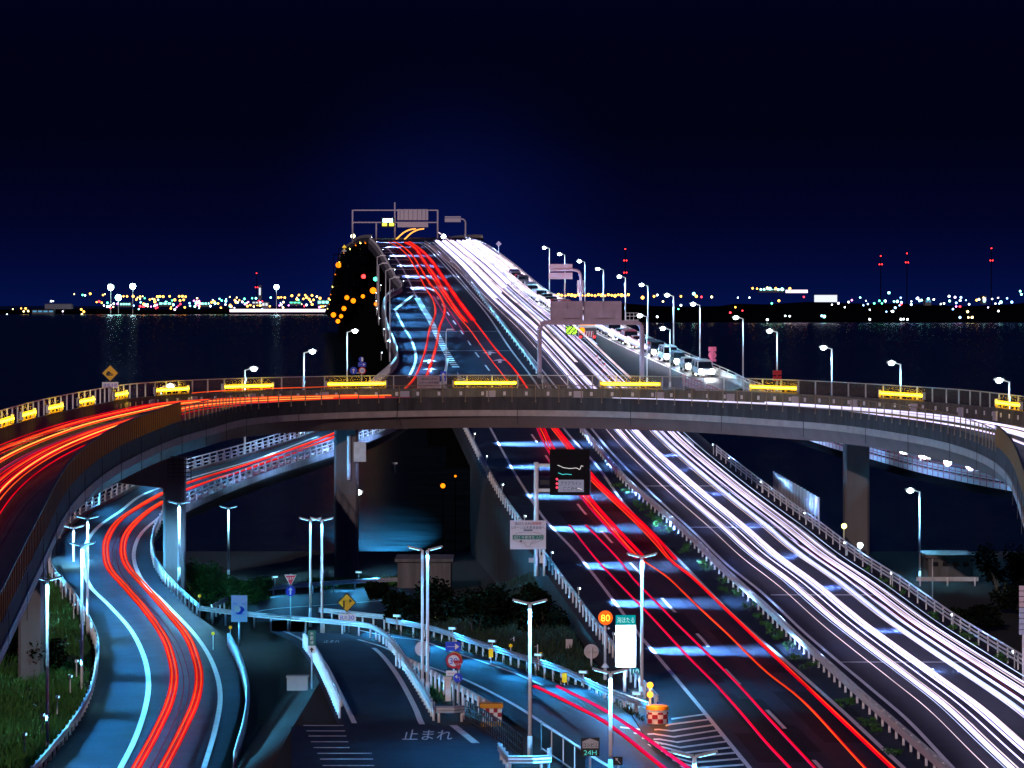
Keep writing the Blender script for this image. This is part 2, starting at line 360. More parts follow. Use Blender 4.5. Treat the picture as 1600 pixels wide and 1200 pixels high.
R2 = smooth(ext(ZM.line([(1485, 1197), (1417, 1125), (1367, 1082), (1325, 1047), (1200, 935), (1132, 879), (1082, 830), (1012, 765), (955, 707), (924, 670), (862, 597), (800, 522), (768, 490), (735, 455), (700, 414), (676, 390), (668, 382)])), 3)
LR = smooth(ext(ZM.line([(1025, 1110), (985, 1065), (940, 1003), (905, 955), (870, 907), (845, 872), (814, 828), (783, 783), (755, 732), (723, 668), (694, 610)]), 0), 3)
ML = smooth(ZM.line([(610, 583), (617, 574), (621, 562), (617, 545), (608, 525), (602, 500), (602, 474), (612, 464), (627, 456), (617, 440), (602, 412), (590, 392), (578, 379)]), 3)   # left parapet beyond the overpass
DR = smooth(ZM.line([(1200, 630), (1157, 603), (1085, 571), (1010, 538), (960, 514), (912, 492), (875, 475), (857, 466), (800, 419), (762, 391), (728, 378)]), 3)                       # right parapet beyond the overpass
L1, R1, MR, R2, LR, ML, DR = [onz(P, ZM) for P in (L1, R1, MR, R2, LR, ML, DR)]
def by_y(P):
    Q = sorted(((p.y, p.x) for p in P))
    def f(Y):
        if Y <= Q[0][0]: return Q[0][1]
        for i in range(len(Q)-1):
            if Y <= Q[i+1][0]: return Q[i][1]+(Q[i+1][1]-Q[i][1])*(Y-Q[i][0])/max(1e-6, Q[i+1][0]-Q[i][0])
        return Q[-1][1]
    return f
fL1, fR1, fMR, fR2, fLR, fML, fDR = map(by_y, (L1, R1, MR, R2, LR, ML, DR))
YC = 940.0
far_c = [(YC, (fML(YC)+fDR(YC))/2), (1150, -33), (1400, -49), (1700, -66), (2100, -86), (2700, -117), (3600, -162)]
fFC = Prof(far_c)
def eL(Y):                                   # left and right edge of the mainline deck at distance Y
    if Y < 424: return fLR(max(Y, 190)) if Y > 190 else fL1(Y)-3.2
    if Y > YC: return fFC(Y)-13.5
    return fML(Y)
def eR(Y):
    if Y < 392: return fR2(Y)+9.5
    if Y < 420: return fR2(Y)+9.5+(fDR(420)-fR2(420)-9.5)*(Y-392)/28
    if Y > YC: return fFC(Y)+13.5
    return fDR(Y)
def deck(name, y0, y1, step, lf, rf, mtl, dz=0.0, t=None, zf=ZM):
    n = max(2, int((y1-y0)/step)); A = []; B = []
    for k in range(n+1):
        Y = y0+(y1-y0)*k/n; A.append(Vector((lf(Y), Y, zf(Y)+dz))); B.append(Vector((rf(Y), Y, zf(Y)+dz)))
    m = MB()
    if t: m.slab(A, B, t)
    else: m.ribbon(A, B)
    return m.build(name, mtl), A, B
o, A, B = deck('left_carriageway', 118, 424, 3, lambda Y: eL(Y), lambda Y: fMR(Y), ASPH); tag(o, kind='structure')
o, A, B = deck('right_carriageway', 118, 424, 3, lambda Y: fMR(Y), lambda Y: eR(Y), ASPH2); tag(o, kind='structure')
o, A, B = deck('bridge_roadway', 424, 1300, 4, lambda Y: eL(Y), lambda Y: eR(Y), ASPH2); tag(o, kind='structure')
# embankment under the near carriageways
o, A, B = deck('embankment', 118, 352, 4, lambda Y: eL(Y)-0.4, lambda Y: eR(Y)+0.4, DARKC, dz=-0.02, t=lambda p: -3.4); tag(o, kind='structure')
# ---- the bridge as a thing: girder deck, piers, parapets
bridge = thing('bridge', 'long humped sea bridge carrying the expressway up over its crest and away to the left', 'bridge', (0, 352, -6))
def child(o, par):
    o.parent = par; o.location = -Vector(par.location); return o
for (y0, y1, st) in ((352, 424, 6), (424, 1000, 8), (1000, 3600, 30)):
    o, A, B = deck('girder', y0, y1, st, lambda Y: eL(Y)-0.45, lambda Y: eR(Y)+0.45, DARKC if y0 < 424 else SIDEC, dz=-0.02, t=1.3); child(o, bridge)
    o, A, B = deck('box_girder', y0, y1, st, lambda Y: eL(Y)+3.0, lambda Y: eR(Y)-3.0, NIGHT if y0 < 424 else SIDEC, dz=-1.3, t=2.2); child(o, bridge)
o, A, B = deck('road_surface', 1300, 3600, 40, lambda Y: eL(Y), lambda Y: eR(Y), ASPH2); child(o, bridge)
for Y in (380, 440, 520, 610, 700, 800, 900, 1010, 1120, 1240, 1360, 1480, 1600, 1750, 1900, 2100, 2350, 2600, 3000):
    m = MB(); xc = (eL(Y)+eR(Y))/2; zt = ZM(Y)-3.45
    m.box((xc, Y, (zt-7)/2), (7, 3.2, zt+7)); m.box((xc, Y, zt-0.8), (14, 3.4, 1.6))
    child(m.build('pier', NIGHT), bridge)
PARA = [(-0.25, 0), (0.25, 0), (0.15, 0.75), (-0.15, 0.75)]
def parapet(P, par, name='parapet', mtl=CONC, prof=PARA):
    m = MB(); m.sweep(P, prof); return child(m.build(name, mtl), par)
farL = [Vector((eL(Y)-0.1, Y, ZM(Y))) for Y in range(944, 3600, 20)]; farR = [Vector((eR(Y)+0.1, Y, ZM(Y))) for Y in range(944, 3600, 20)]
parapet(off(ML, -0.1), bridge); parapet(farL, bridge); parapet(farR, bridge); parapet(off(DR, 0.1), bridge)

# ---- road markings, each a sheet of paint 4 mm up
def stripe(P, w, name, dz=0.03, mtl=None, dash=None, s0=0, s1=None, prof=None):
    m = MB()
    if prof: P = onz(P, prof)
    if dash is None: m.ribbon(off(P, -w/2, dz), off(P, w/2, dz))
    else:
        L = length(P); s = s0
        while s+dash[0] < (s1 or L):
            Q = sub(P, s, s+dash[0], 2.0); m.ribbon(off(Q, -w/2, dz), off(Q, w/2, dz)); s += dash[0]+dash[1]
    return tag(m.build(name, mtl or PAINT), kind='structure')
def part_y(P, y0, y1): return [p for p in P if y0 <= p.y <= y1]
stripe(part_y(L1, 0, 432), 0.22, 'edge_line'); stripe(part_y(L1, 580, 2000), 0.28, 'edge_line')
m = MB()                                                            # broad broken line of the merge
Q = part_y(L1, 444, 585); s = 0
while s < length(Q)-1.6:
    q = sub(Q, s, s+1.7, 1.7); m.ribbon(off(q, -0.42, 0.012), off(q, 0.42, 0.012)); s += 3.1
tag(m.build('merge_line', PAINT), kind='structure')
stripe(R1, 0.24, 'edge_line'); stripe(part_y(R2, 0, 1000), 0.22, 'edge_line')
LD = onz(smooth(ext(ZM.line([(1267, 1184), (1208, 1120), (1138, 1052), (1095, 997), (1045, 947), (1008, 905), (970, 864), (936, 826), (907, 794), (852, 711), (836, 687), (765, 580), (745, 554), (727, 527), (700, 490), (668, 440)])), 3), ZM)
d0 = None
for i, p in enumerate(LD):
    if toscr(p)[1] < 1200: d0 = i; break
stripe(LD, 0.20, 'lane_line', dash=(8, 12), s0=length(LD[:d0+1])-6)
stripe(off(R2, 4.15), 0.18, 'lane_line', dash=(8, 12), s0=3); stripe(part_y(off(R2, 8.3), 0, 385), 0.2, 'edge_line')
stripe(part_y(off(R2, 8.6), 420, 900), 0.2, 'edge_line'); stripe(part_y(off(DR, -3.6), 430, 700), 0.2, 'edge_line')
m = MB()                                                            # expansion joints across the carriageways
for Y, d0_, d1_ in ((322, 0, 8.2), (291, 0, 8.6), (250, .4, 8.4), (212, 0, 8.6)):
    x0 = fR2(Y)+d0_; x1 = fR2(Y)+d1_; m.quad((x0, Y, ZM(Y)+.02), (x1, Y, ZM(Y)+.02), (x1, Y+.35, ZM(Y+.35)+.02), (x0, Y+.35, ZM(Y+.35)+.02))
for Y in (505, 470):
    x0 = eL(Y)+.5; x1 = fR1(Y); m.quad((x0, Y, ZM(Y)+.02), (x1, Y, ZM(Y)+.02), (x1, Y+.5, ZM(Y+.5)+.02), (x0, Y+.5, ZM(Y+.5)+.02))
tag(m.build('joint_strip', STEEL), kind='structure')
m = MB()                                                            # repaired rectangles of newer asphalt
for k in range(26):
    Y = rnd.uniform(165, 330); u = rnd.choice((.6, 1.5, 4.4, 5.2)); x0 = fL1(Y)+u; w_ = rnd.uniform(.8, 2.6); l_ = rnd.uniform(3, 14)
    n_ = 4; m.ribbon([Vector((fL1(Y+l_*i/n_)+u, Y+l_*i/n_, ZM(Y+l_*i/n_)+.006)) for i in range(n_+1)], [Vector((fL1(Y+l_*i/n_)+u+w_, Y+l_*i/n_, ZM(Y+l_*i/n_)+.006)) for i in range(n_+1)])
tag(m.build('asphalt_patch', mat('newer_asphalt', (.012, .017, .026), .7, var=.3, scale=1, spec=.1)), kind='structure')
# zebra bars between the left parapet and the edge line on the climb
m = MB()
for row in (377.5, 380, 383, 386.5, 390.5, 395, 400, 406, 413, 421, 430, 439, 449, 457):
    p = ZM.hit(620, row); Y = p.y; 
    for yy, ww in ((Y, 0.55+Y*0.0016),):
        xl = fML(yy)+1.0; xr = fL1(yy)+ (2.2 if row > 395 else .8)
        m.quad((xl, yy-ww/2, ZM(yy-ww/2)+.016), (xr, yy-ww/2, ZM(yy-ww/2)+.016), (xr, yy+ww/2, ZM(yy+ww/2)+.016), (xl, yy+ww/2, ZM(yy+ww/2)+.016))
tag(m.build('zebra_marking', PAINT), kind='structure')
stripe(smooth(ZM.line([(634, 599), (640, 587), (647, 572), (650, 557), (646, 540), (640, 526), (630, 510), (617, 484)]), 2), 0.3, 'edge_line', prof=ZM)
stripe(smooth(ZM.line([(617, 484), (632, 472), (647, 460)]), 2), 0.5, 'edge_line', prof=ZM)
stripe(smooth(ZM.line([(694, 600), (697, 575), (700, 560)]), 2), 0.3, 'edge_line', prof=ZM)
m = MB()                                                            # gore chevrons and two arrows in the merging lane
for i in range(9):
    yy = 424+i*1.9; xl = fL1(yy)-1.0+i*.1; m.quad((xl, yy, ZM(yy)+.014), (fL1(yy)-.2, yy, ZM(yy)+.014), (fL1(yy)-.2, yy+.8, ZM(yy+.8)+.014), (xl, yy+.8, ZM(yy+.8)+.014))
tag(m.build('gore_marking', PAINT), kind='structure')
m = MB()
for (x, y) in ((672, 578), (671, 565), (765, 552), (781, 564)):
    c = ZM.hit(x, y); Z = lambda yy: ZM(yy)+.014
    m.quad((c.x-.2, c.y-3, Z(c.y-3)), (c.x+.2, c.y-3, Z(c.y-3)), (c.x+.2, c.y+.2, Z(c.y+.2)), (c.x-.2, c.y+.2, Z(c.y+.2)))
    m.add([(c.x-.9, c.y+.2, Z(c.y+.2)), (c.x+.9, c.y+.2, Z(c.y+.2)), (c.x, c.y+3, Z(c.y+3))], [[0, 1, 2]])
tag(m.build('lane_arrow', PAINT), kind='structure')

# ---- S-shaped slip road climbing under the overpass to merge
SL = smooth(ext(ZS.line([(69, 1199), (99, 1163), (128, 1120), (144, 1083), (150, 1050), (151, 1019), (144, 995), (128, 965), (107, 933), (80, 902), (78, 870), (86, 848), (100, 830), (130, 805), (175, 782), (217, 760), (287, 740), (400, 708), (497, 674), (560, 628), (590, 601), (604, 589), (612, 581)]), 30), 2.0)
SR = smooth(ext(ZS.line([(344, 1199), (356, 1168), (371, 1120), (376, 1080), (371, 1040), (344, 987), (311, 963), (283, 939), (256, 912), (240, 885), (235, 863), (238, 838), (255, 812), (290, 793), (400, 746), (522, 706), (560, 690), (607, 672), (665, 636), (694, 607)]), 30), 2.0)
def lin(P, s): return at_s(P, s)[0]
NS = 150
def pair(A, B, n=NS, warp=None):
    """stations with matching left and right edges: walk both by the same height along the road"""
    out = []
    for k in range(n+1):
        a = at_s(A, length(A)*k/n)[0]
        best = min(B, key=lambda b: (Vector((b.x-a.x, b.y-a.y, 0))).length)
        out.append((a, best))
    return out
PS = pair(SL, SR)
# keep the right edge monotone
RB = even([p for p in SR], 1.0)
A = [a for a, b in PS]; B = [b for a, b in PS]
for it in range(6):
    B = [B[0]]+[(B[i-1]+B[i]*2+B[i+1])/4 for i in range(1, len(B)-1)]+[B[-1]]
A = onz(A, ZS); B = onz(B, ZS)
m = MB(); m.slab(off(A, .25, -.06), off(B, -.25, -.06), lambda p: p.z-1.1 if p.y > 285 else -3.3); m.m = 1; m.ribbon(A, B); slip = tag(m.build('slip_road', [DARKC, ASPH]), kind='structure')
def lane(t, dz=0.0): return [A[i].lerp(B[i], t(i/NS) if callable(t) else t)+Vector((0, 0, dz)) for i in range(NS+1)]
SA, SB = A, B
SLW = smooth(ext(ZS.line([(189, 1199), (211, 1155), (227, 1107), (232, 1067), (224, 1024), (200, 979), (171, 947), (141, 917), (131, 888), (130, 868), (137, 845), (152, 825), (187, 800), (224, 773), (290, 750), (400, 718), (497, 682)]), 30), 2)
SRW = smooth(ext(ZS.line([(319, 1199), (336, 1141), (344, 1093), (339, 1056), (323, 1019), (293, 979), (259, 944), (226, 912), (211, 883), (210, 858), (220, 835), (241, 815), (285, 788), (400, 740), (515, 702)]), 30), 2)
stripe(SLW, 0.3, 'edge_line', prof=ZS); stripe(SRW, 0.28, 'edge_line', prof=ZS)
m = MB()
for (x0, x1, y) in ((238, 262, 778), (283, 300, 941)):
    a = ZS.hit(x0, y); b2 = ZS.hit(x1, y); u = Vector((0, .25, .012)); m.quad(a+Vector((0, 0, .012)), b2+Vector((0, 0, .012)), b2+u, a+u)
tag(m.build('joint_strip', PAINT), kind='structure')

# ---- junction roads in front: exit road to the rest area and the U-turn road
def Jl(pts): return ZJ.line(pts)
JU = smooth(ext(Jl([(1055, 1192), (975, 1137), (950, 1125), (800, 1051), (700, 1017), (650, 1000), (612, 996), (560, 985)]), 12, 0), 2)
JL_ = smooth(ext(Jl([(1000, 1225), (940, 1192), (907, 1170), (850, 1132), (800, 1100), (725, 1062), (637, 1031), (600, 1012), (560, 1000)]), 12, 0), 2)
m = MB(); A = [Vector((-10.5 if y < 225 else -10.5-(y-225)*.05, y, ZJ(y)-.16)) for y in range(118, 352, 3)]; B = [Vector((eL(p.y)-0.2 if p.y > 190 else 10.5, p.y, p.z)) for p in A]
m.ribbon(A, B); m.ribbon([Vector((p.x-3.2, p.y, -2.9)) for p in A], A); tag(m.build('verge', SOIL), kind='structure')
def widen(P, d): return off(P, d, 0)
def ribbon_road(name, A, B, mtl, n=60, dz=0.0):
    A = even(A, length(A)/n); B = even(B, length(B)/n); m = MB(); m.ribbon([p+Vector((0, 0, dz)) for p in A], [p+Vector((0, 0, dz)) for p in B]); return tag(m.build(name, mtl), kind='structure')
ribbon_road('exit_road', off(JL_, -1.2), off(JU, 1.0), ASPH, dz=-0.02)
JU = onz(JU, ZJ); JL_ = onz(JL_, ZJ); stripe(JU, 0.2, 'edge_line'); stripe(JL_, 0.22, 'edge_line')
# gore with white bars between exit road and mainline
m = MB()
a = [Vector(p) for p in (ZJ.hit(985, 1143), ZJ.hit(1075, 1205))]
G0 = [(965, 1133), (1060, 1197)]; 
m.ribbon([Vector((fL1(y)-8+ (200-y)*.08, y, -.09)) for y in range(150, 206, 4)], [Vector((fL1(y)+.0, y, ZM(y)-.03)) for y in range(150, 206, 4)])
tag(m.build('gore_pavement', ASPH), kind='structure')
m = MB()
bars = [((1049, 1126), (1100, 1119)), ((1040, 1136), (1048, 1134), (1106, 1127)), ((969, 1135), (1050, 1144), (1114, 1135)), ((990, 1144), (1053, 1153), (1120, 1143)), ((1003, 1152), (1058, 1161), (1128, 1151)), ((1013, 1158), (1063, 1169), (1134, 1160)), ((1022, 1165), (1070, 1177), (1141, 1169)), ((1031, 1172), (1076, 1184), (1148, 1177)), ((1040, 1180), (1084, 1192), (1155, 1186)), ((1050, 1188), (1092, 1200), (1162, 1195)), ((1062, 1197), (1100, 1208), (1170, 1204))]
for br in bars:
    P = [pz(x, y, -0.02) for x, y in br]
    gz = lambda q: Vector((q.x, q.y, max(ZM(q.y) if q.x > eL(q.y)-.1 else -1, ZJ(q.y), -.09)+.035))
    for i in range(len(P)-1):
        for k in range(4):
            c0, c1 = P[i].lerp(P[i+1], k/4), P[i].lerp(P[i+1], (k+1)/4); u = Vector((0, .30, .0)); m.quad(gz(c0-u), gz(c1-u), gz(c1+u), gz(c0+u))
tag(m.build('gore_marking', PAINT), kind='structure')
# road that turns back behind the shrubs
KU = smooth(Jl([(425, 931), (470, 926), (560, 918), (640, 913)]), 2); KL = smooth(Jl([(415, 962), (470, 958), (560, 948), (650, 941)]), 2)
ribbon_road('return_road', off(Jl([(400, 972), (470, 968), (560, 958), (660, 952)]), 0), off(Jl([(405, 933), (470, 929), (560, 921), (660, 914)]), 0), ASPH, n=30)
stripe(smooth(Jl([(400, 957), (425, 952), (520, 945), (610, 938), (640, 936)]), 2), 0.22, 'edge_line')
UL = smooth(Jl([(560, 1145), (552, 1127), (530, 1082), (502, 1030), (472, 1000), (440, 985)]), 2); UR = smooth(Jl([(668, 1147), (657, 1128), (650, 1110), (617, 1050), (585, 1014), (560, 1000), (520, 990)]), 2)
ribbon_road('underpass_road', off(UL, -.8), off(UR, .8), ASPH, dz=-.03)
stripe(sub(UL, 4, length(UL)-1, 2), 0.25, 'edge_line'); stripe(sub(UR, 4, length(UR)-14, 2), 0.28, 'edge_line')
m = MB(); P = [pz(455, 1130, 0), pz(800, 1130, 0), pz(800, 1330, 0), pz(455, 1330, 0)]
P = [Vector((p.x, p.y, -.14)) for p in P]; m.quad(*P); tag(m.build('forecourt', ASPH), kind='structure')
m = MB()
for (x0, x1, y) in ((474, 537, 1133.5), (479, 539, 1142), (482, 541, 1150), (486, 544, 1159), (490, 546, 1168), (496, 581, 1177), (500, 583, 1186), (504, 585, 1196)):
    a = pz(x0, y, -.128); b2 = pz(x1, y, -.128); u = Vector((0, .16, 0)); m.quad(a-u, b2-u, b2+u, a+u)
P = [pz(x, y, -.128) for x, y in ((702, 1133), (714, 1133), (750, 1161), (737, 1161))]; m.quad(*P)
tag(m.build('forecourt_marking', mat('worn_paint', (0.55, 0.55, 0.56), 0.6, var=.3, scale=2)), kind='structure')
def ground_text(body, x0, x1, y0, y1, z):
    o = text(body, 1, 1, (0, 0, 0), PAINT, None, 'road_lettering'); a = pz(x0, y1, z); b2 = pz(x1, y1, z); c = pz(x0, y0, z)
    for v in o.data.vertices: v.co = (a.x+(v.co.x+.5)*(b2.x-a.x), a.y+(v.co.z+.5)*(c.y-a.y), z)
    return tag(o, kind='structure')
ground_text('止まれ', 628, 706, 1140, 1156, -.126); ground_text('止まれ', 505, 530, 1000, 1004, ZJ(236)+.02)

# ---- ramp to the right behind the overpass, full of waiting cars
QO = smooth([DR[0]+Vector((0, 0, 0)) if False else ZM.hit(1150, 600)]+[px(1208, 625, 404), px(1290, 667, 368), px(1396, 704, 334), px(1565, 752, 295), px(1760, 800, 266)], 2)
for p in QO: p.z = ZQ(p.y)
QI = off(QO, -7.6)
# travelling order of QO is towards the camera, so its right-hand side is the far side: keep both edges level
QI = [Vector((q.x, q.y, ZQ(p.y))) for p, q in zip(QO, off(QO, 6.0))]
if sum((QI[i].x-QO[i].x) for i in range(len(QO))) > 0: QI = [Vector((q.x, q.y, ZQ(p.y))) for p, q in zip(QO, off(QO, -6.0))]
m = MB(); m.slab(QO, QI, .55); tag(m.build('queue_ramp', NIGHT), kind='structure')

# ================================================================== OVERPASS (U-turn loop above the mainline)
ov = [(0, 1013, 5.8), (67, 870, 7.9), (107, 792, 9.2), (162, 740, 10.0), (225, 705, 10.5), (282, 682, 10.8), (335, 667, 11.0), (400, 652, 11.1), (500, 645, 11.2), (600, 642, 11.25), (700, 640.5, 11.25), (800, 640, 11.25), (900, 641, 11.2), (1000, 643.5, 11.2), (1100, 648, 11.1), (1200, 654.5, 11.0), (1300, 662, 10.8), (1400, 676, 10.6), (1450, 684.5, 10.45), (1500, 697, 10.2), (1550, 718, 9.9), (1575, 740, 9.6), (1588, 765, 9.3), (1600, 803, 8.9)]
OI = smooth(ext([pz(*p) for p in ov], 70, 120), 1.5)
for it in range(8): OI = [OI[0]]+[(OI[i-1]+OI[i]*2+OI[i+1])/4 for i in range(1, len(OI)-1)]+[OI[-1]]
OI = even(OI, 1.5)
def oo(d, dz=0.0):                                    # a line d metres outwards from the inner edge, on the banked deck
    P = off(OI, -d, 0.06*d+dz)
    for it in range(4): P = [P[0]]+[(P[i-1]+P[i]*2+P[i+1])/4 for i in range(1, len(P)-1)]+[P[-1]]
    return P
OO = oo(9.0)
over = thing('overpass', 'curved U-turn overpass of concrete crossing above the expressway with fences on both sides', 'overpass', (4, 316, -3))
m = MB(); m.ribbon(oo(0.1), oo(8.9)); child(m.build('road_surface', ASPH), over)
m = MB(); m.sweep(OI, [(0.08, -0.52), (0.08, -0.02), (-0.5, -0.02), (-0.5, -0.52)]); m.sweep(OO, [(-0.08, -0.52), (-0.08, -0.02), (0.5, -0.02), (0.5, -0.52)]); child(m.build('fascia', mat('light_concrete', (0.36, 0.29, 0.265), 0.6, var=0.22, scale=1.2)), over)
m = MB()
I1, I2, O2, O1 = oo(0.25, -0.5), oo(0.8, -1.55), oo(8.2, -1.9), oo(8.75, -0.5)
m.ribbon(I1, I2); m.ribbon(I2, O2); m.ribbon(O2, O1); child(m.build('girder', GIRD), over)
m = MB(); m.sweep(OI, [(0, -0.02), (0, 1.06), (-0.25, 1.06), (-0.32, -0.02)]); child(m.build('inner_parapet', PARM), over)
m = MB(); m.sweep(OO, [(0, -0.02), (0, 1.06), (0.25, 1.06), (0.34, -0.02)]); child(m.build('outer_parapet', CONCD), over)
sm = MB(); sm.box((0, 0, -.1), (.05, .03, 2.2)); sme = sm.mesh('joint_seam', DARK)   # seams in the fascia and parapet
for k in range(0, len(OI)-1, 7):
    r = right(OI, k); inst('joint_seam', sme, over, OI[k]+r*0.09-Vector(over.location), math.atan2(r.y, r.x)+math.pi/2)
stripe(oo(1.0, .03), 0.2, 'edge_line'); stripe(oo(8.0, .03), 0.2, 'edge_line')
s_a = s_at_x(OI, 282); s_b = s_at_x(OI, 1556); LI = length(OI)
# inner fence, slatted screens on the two legs
fence = thing('fence', 'inner post and netting fence on the near edge of the curved overpass', 'fence', at_s(OI, (s_a+s_b)/2)[0], 'fences along the overpass')
def fence_run(root, P, s0, s1, h, pitch, z0, out, mtl=STEEL, net=NET, post=(0.07, 0.09), base=-0.35):
    pm = MB(); pm.box((0, 0, (h+base)/2), (post[0], post[1], h-base)); pm.box((0, 0, base), (post[0]*2.2, post[1]*1.6, .12)); me = pm.mesh('post', mtl)
    n = int((s1-s0)/pitch); Q = []
    for k in range(n+1):
        p, t = at_s(P, s0+(s1-s0)*k/n); r = Vector((t.y, -t.x, 0)).normalized(); q = p+r*out+Vector((0, 0, z0)); Q.append(q)
        inst('post', me, root, q-Vector(root.location), math.atan2(t.y, t.x))
    rail = MB()
    for i in range(n): rail.beam(Q[i]+Vector((0, 0, h)), Q[i+1]+Vector((0, 0, h)), 0.06, 0.06)
    o = rail.build('rail', mtl, root); o.location = -Vector(root.location)
    nm = MB(); nm.ribbon([q+Vector((0, 0, .05)) for q in Q], [q+Vector((0, 0, h-.04)) for q in Q]); o = nm.build('netting', net, root); o.location = -Vector(root.location)
fence_run(fence, OI, s_a, s_b, 1.0, 1.95, 1.06, 0.03, mat('fence_bronze', (.22, .16, .11), .5), post=(.05, .07))
fo = thing('fence', 'outer post and netting fence behind the row of yellow lights on the overpass', 'fence', at_s(OO, length(OO)/2)[0], 'fences along the overpass')
fence_run(fo, OO, (s_at_x(OO, 1) or 60)-6, min(length(OO)-6, (s_at_x(OO, 1599) or length(OO)-60)+14), 1.1, 2.15, 1.06, 0.0, STEEL)
SLATB = mat('slat_post', (.16, .105, .05), .6)
def screen(s0, s1, label):
    root = thing('noise_screen', label, 'screen', at_s(OI, (s0+s1)/2)[0], 'slatted screens on the overpass'); h = 1.3
    Q = [p+Vector((0, 0, 1.06)) for p in sub(OI, s0, s1, 0.5)]; m = MB()
    for i in range(len(Q)-1):
        a, b = Q[i], Q[i+1]; r = right(Q, i)
        m.m = 0; m.add([a-r*.05, b+r*.02, b+r*.02+Vector((0, 0, h)), a-r*.05+Vector((0, 0, h))], [[0, 1, 2, 3]])
        m.m = 1
        if i % 2 == 0: m.beam(a+r*.05, a+r*.05+Vector((0, 0, h)), .05, .08)
    o = m.build('slat_panel', [SLAT, SLATB], root); o.location = -Vector(root.location)
    m = MB(); m.sweep([q+Vector((0, 0, h)) for q in Q], [(-.06, -.03), (.06, -.03), (.06, .04), (-.06, .04)]); o = m.build('top_rail', DARK, root); o.location = -Vector(root.location)
screen(2, s_a, 'brown slatted screen on the left leg of the overpass'); screen(s_b, LI-2, 'brown slatted screen on the right leg of the overpass')
# piers
def opier(x, y, w, d, z0, z1, drain=None, beam=None):
    m = MB(); c = Vector((x, y, 0)); bv = .18
    prof = [(-w/2+bv, -d/2), (w/2-bv, -d/2), (w/2, -d/2+bv), (w/2, d/2-bv), (w/2-bv, d/2), (-w/2+bv, d/2), (-w/2, d/2-bv), (-w/2, -d/2+bv)]
    vs = [(x+a, y+b, z) for z in (z0, z1) for a, b in prof]; m.add(vs, [[k, (k+1) % 8, 8+(k+1) % 8, 8+k] for k in range(8)]+[list(range(8)), list(range(8, 16))[::-1]])
    o = child(m.build('pier', PIERM), over)
    if drain:
        m = MB(); m.cyl((x+drain, y-d/2-.15, z1-.6), (x+drain, y-d/2-.15, z1-4.2), .16, n=10); m.box((x+drain+.9, y-d/2-.2, z1-1.9), (1.0, .35, 1.6))
        q = m.build('drain_pipe', STEEL, o)
    if beam:
        x0, x1, zb0, zb1 = beam; m = MB()
        m.add([(x0, y-d/2+.1, zb1), (x1, y-d/2+.1, zb1), (x1, y-d/2+.1, zb0), (x-w/2, y-d/2+.1, zb0), (x0, y-d/2+.1, zb0+1.0), (x0, y+d/2, zb1), (x1, y+d/2, zb1), (x1, y+d/2, zb0), (x-w/2, y+d/2, zb0), (x0, y+d/2, zb0+1.0)],
              [[0, 1, 2, 3, 4], [9, 8, 7, 6, 5], [0, 4, 9, 5], [4, 3, 8, 9], [3, 2, 7, 8], [2, 1, 6, 7], [1, 0, 5, 6]])
        m.build('cross_beam', PIERM, o)
PIERM = mat('pier_concrete', (0.11, 0.10, 0.115), 0.75, var=0.22, scale=0.7, bump=0.1, streak=True)
opier(-13.6, 315.5, 1.95, 1.95, -3.2, 9.8, drain=.25); opier(27.2, 303.5, 1.95, 1.95, -3.2, 9.6)
opier(-23.55, 268, 1.45, 2.0, -3.2, 7.4, beam=(-33.5, -22.8, 7.2, 9.3)); opier(-28.2, 226, 1.5, 2.0, -3.2, 8.2); opier(32.5, 236, 1.8, 2.0, -3.2, 8.4); opier(27.0, 150, 1.8, 2.0, -3.2, 5.2); opier(27.0, 95, 1.8, 2.0, -3.2, 3.4)
m = MB()
for k in range(6): m.beam((-23.9, 266.8, 8.0+k*.28), (-22.3, 266.8, 8.0+k*.28), .05, .05)
for k in range(5): m.beam((-23.9+k*.4, 266.8, 7.7), (-23.9+k*.4, 266.8, 9.4), .05, .05)
child(m.build('inspection_cage', DARK), over)
# white delineator plates and small cabinets on the inside of the outer parapet
dm = MB(); dm.box((0, 0, 0), (.22, .05, .32)); dme = dm.mesh('delineator', mat('reflector_white', (.75, .72, .85), .4)); bm_ = MB(); bm_.box((0, 0, 0), (.8, .12, .7)); bme = bm_.mesh('cabinet', mat('cabinet_paint', (.45, .42, .55), .5))
Lo = length(OO); s = s_at_x(OO, 175); k = 0
while s < Lo-20 and k < 96:
    p, t = at_s(OO, s); r = Vector((t.y, -t.x, 0)).normalized(); a = math.atan2(t.y, t.x)
    inst('delineator', dme, over, p+r*.38+Vector((0, 0, .62))-Vector(over.location), a)
    if k % 4 == 2: inst('cabinet', bme, over, p+r*.42+Vector((0, 0, .5))+t*.7-Vector(over.location), a)
    s += 1.9; k += 1
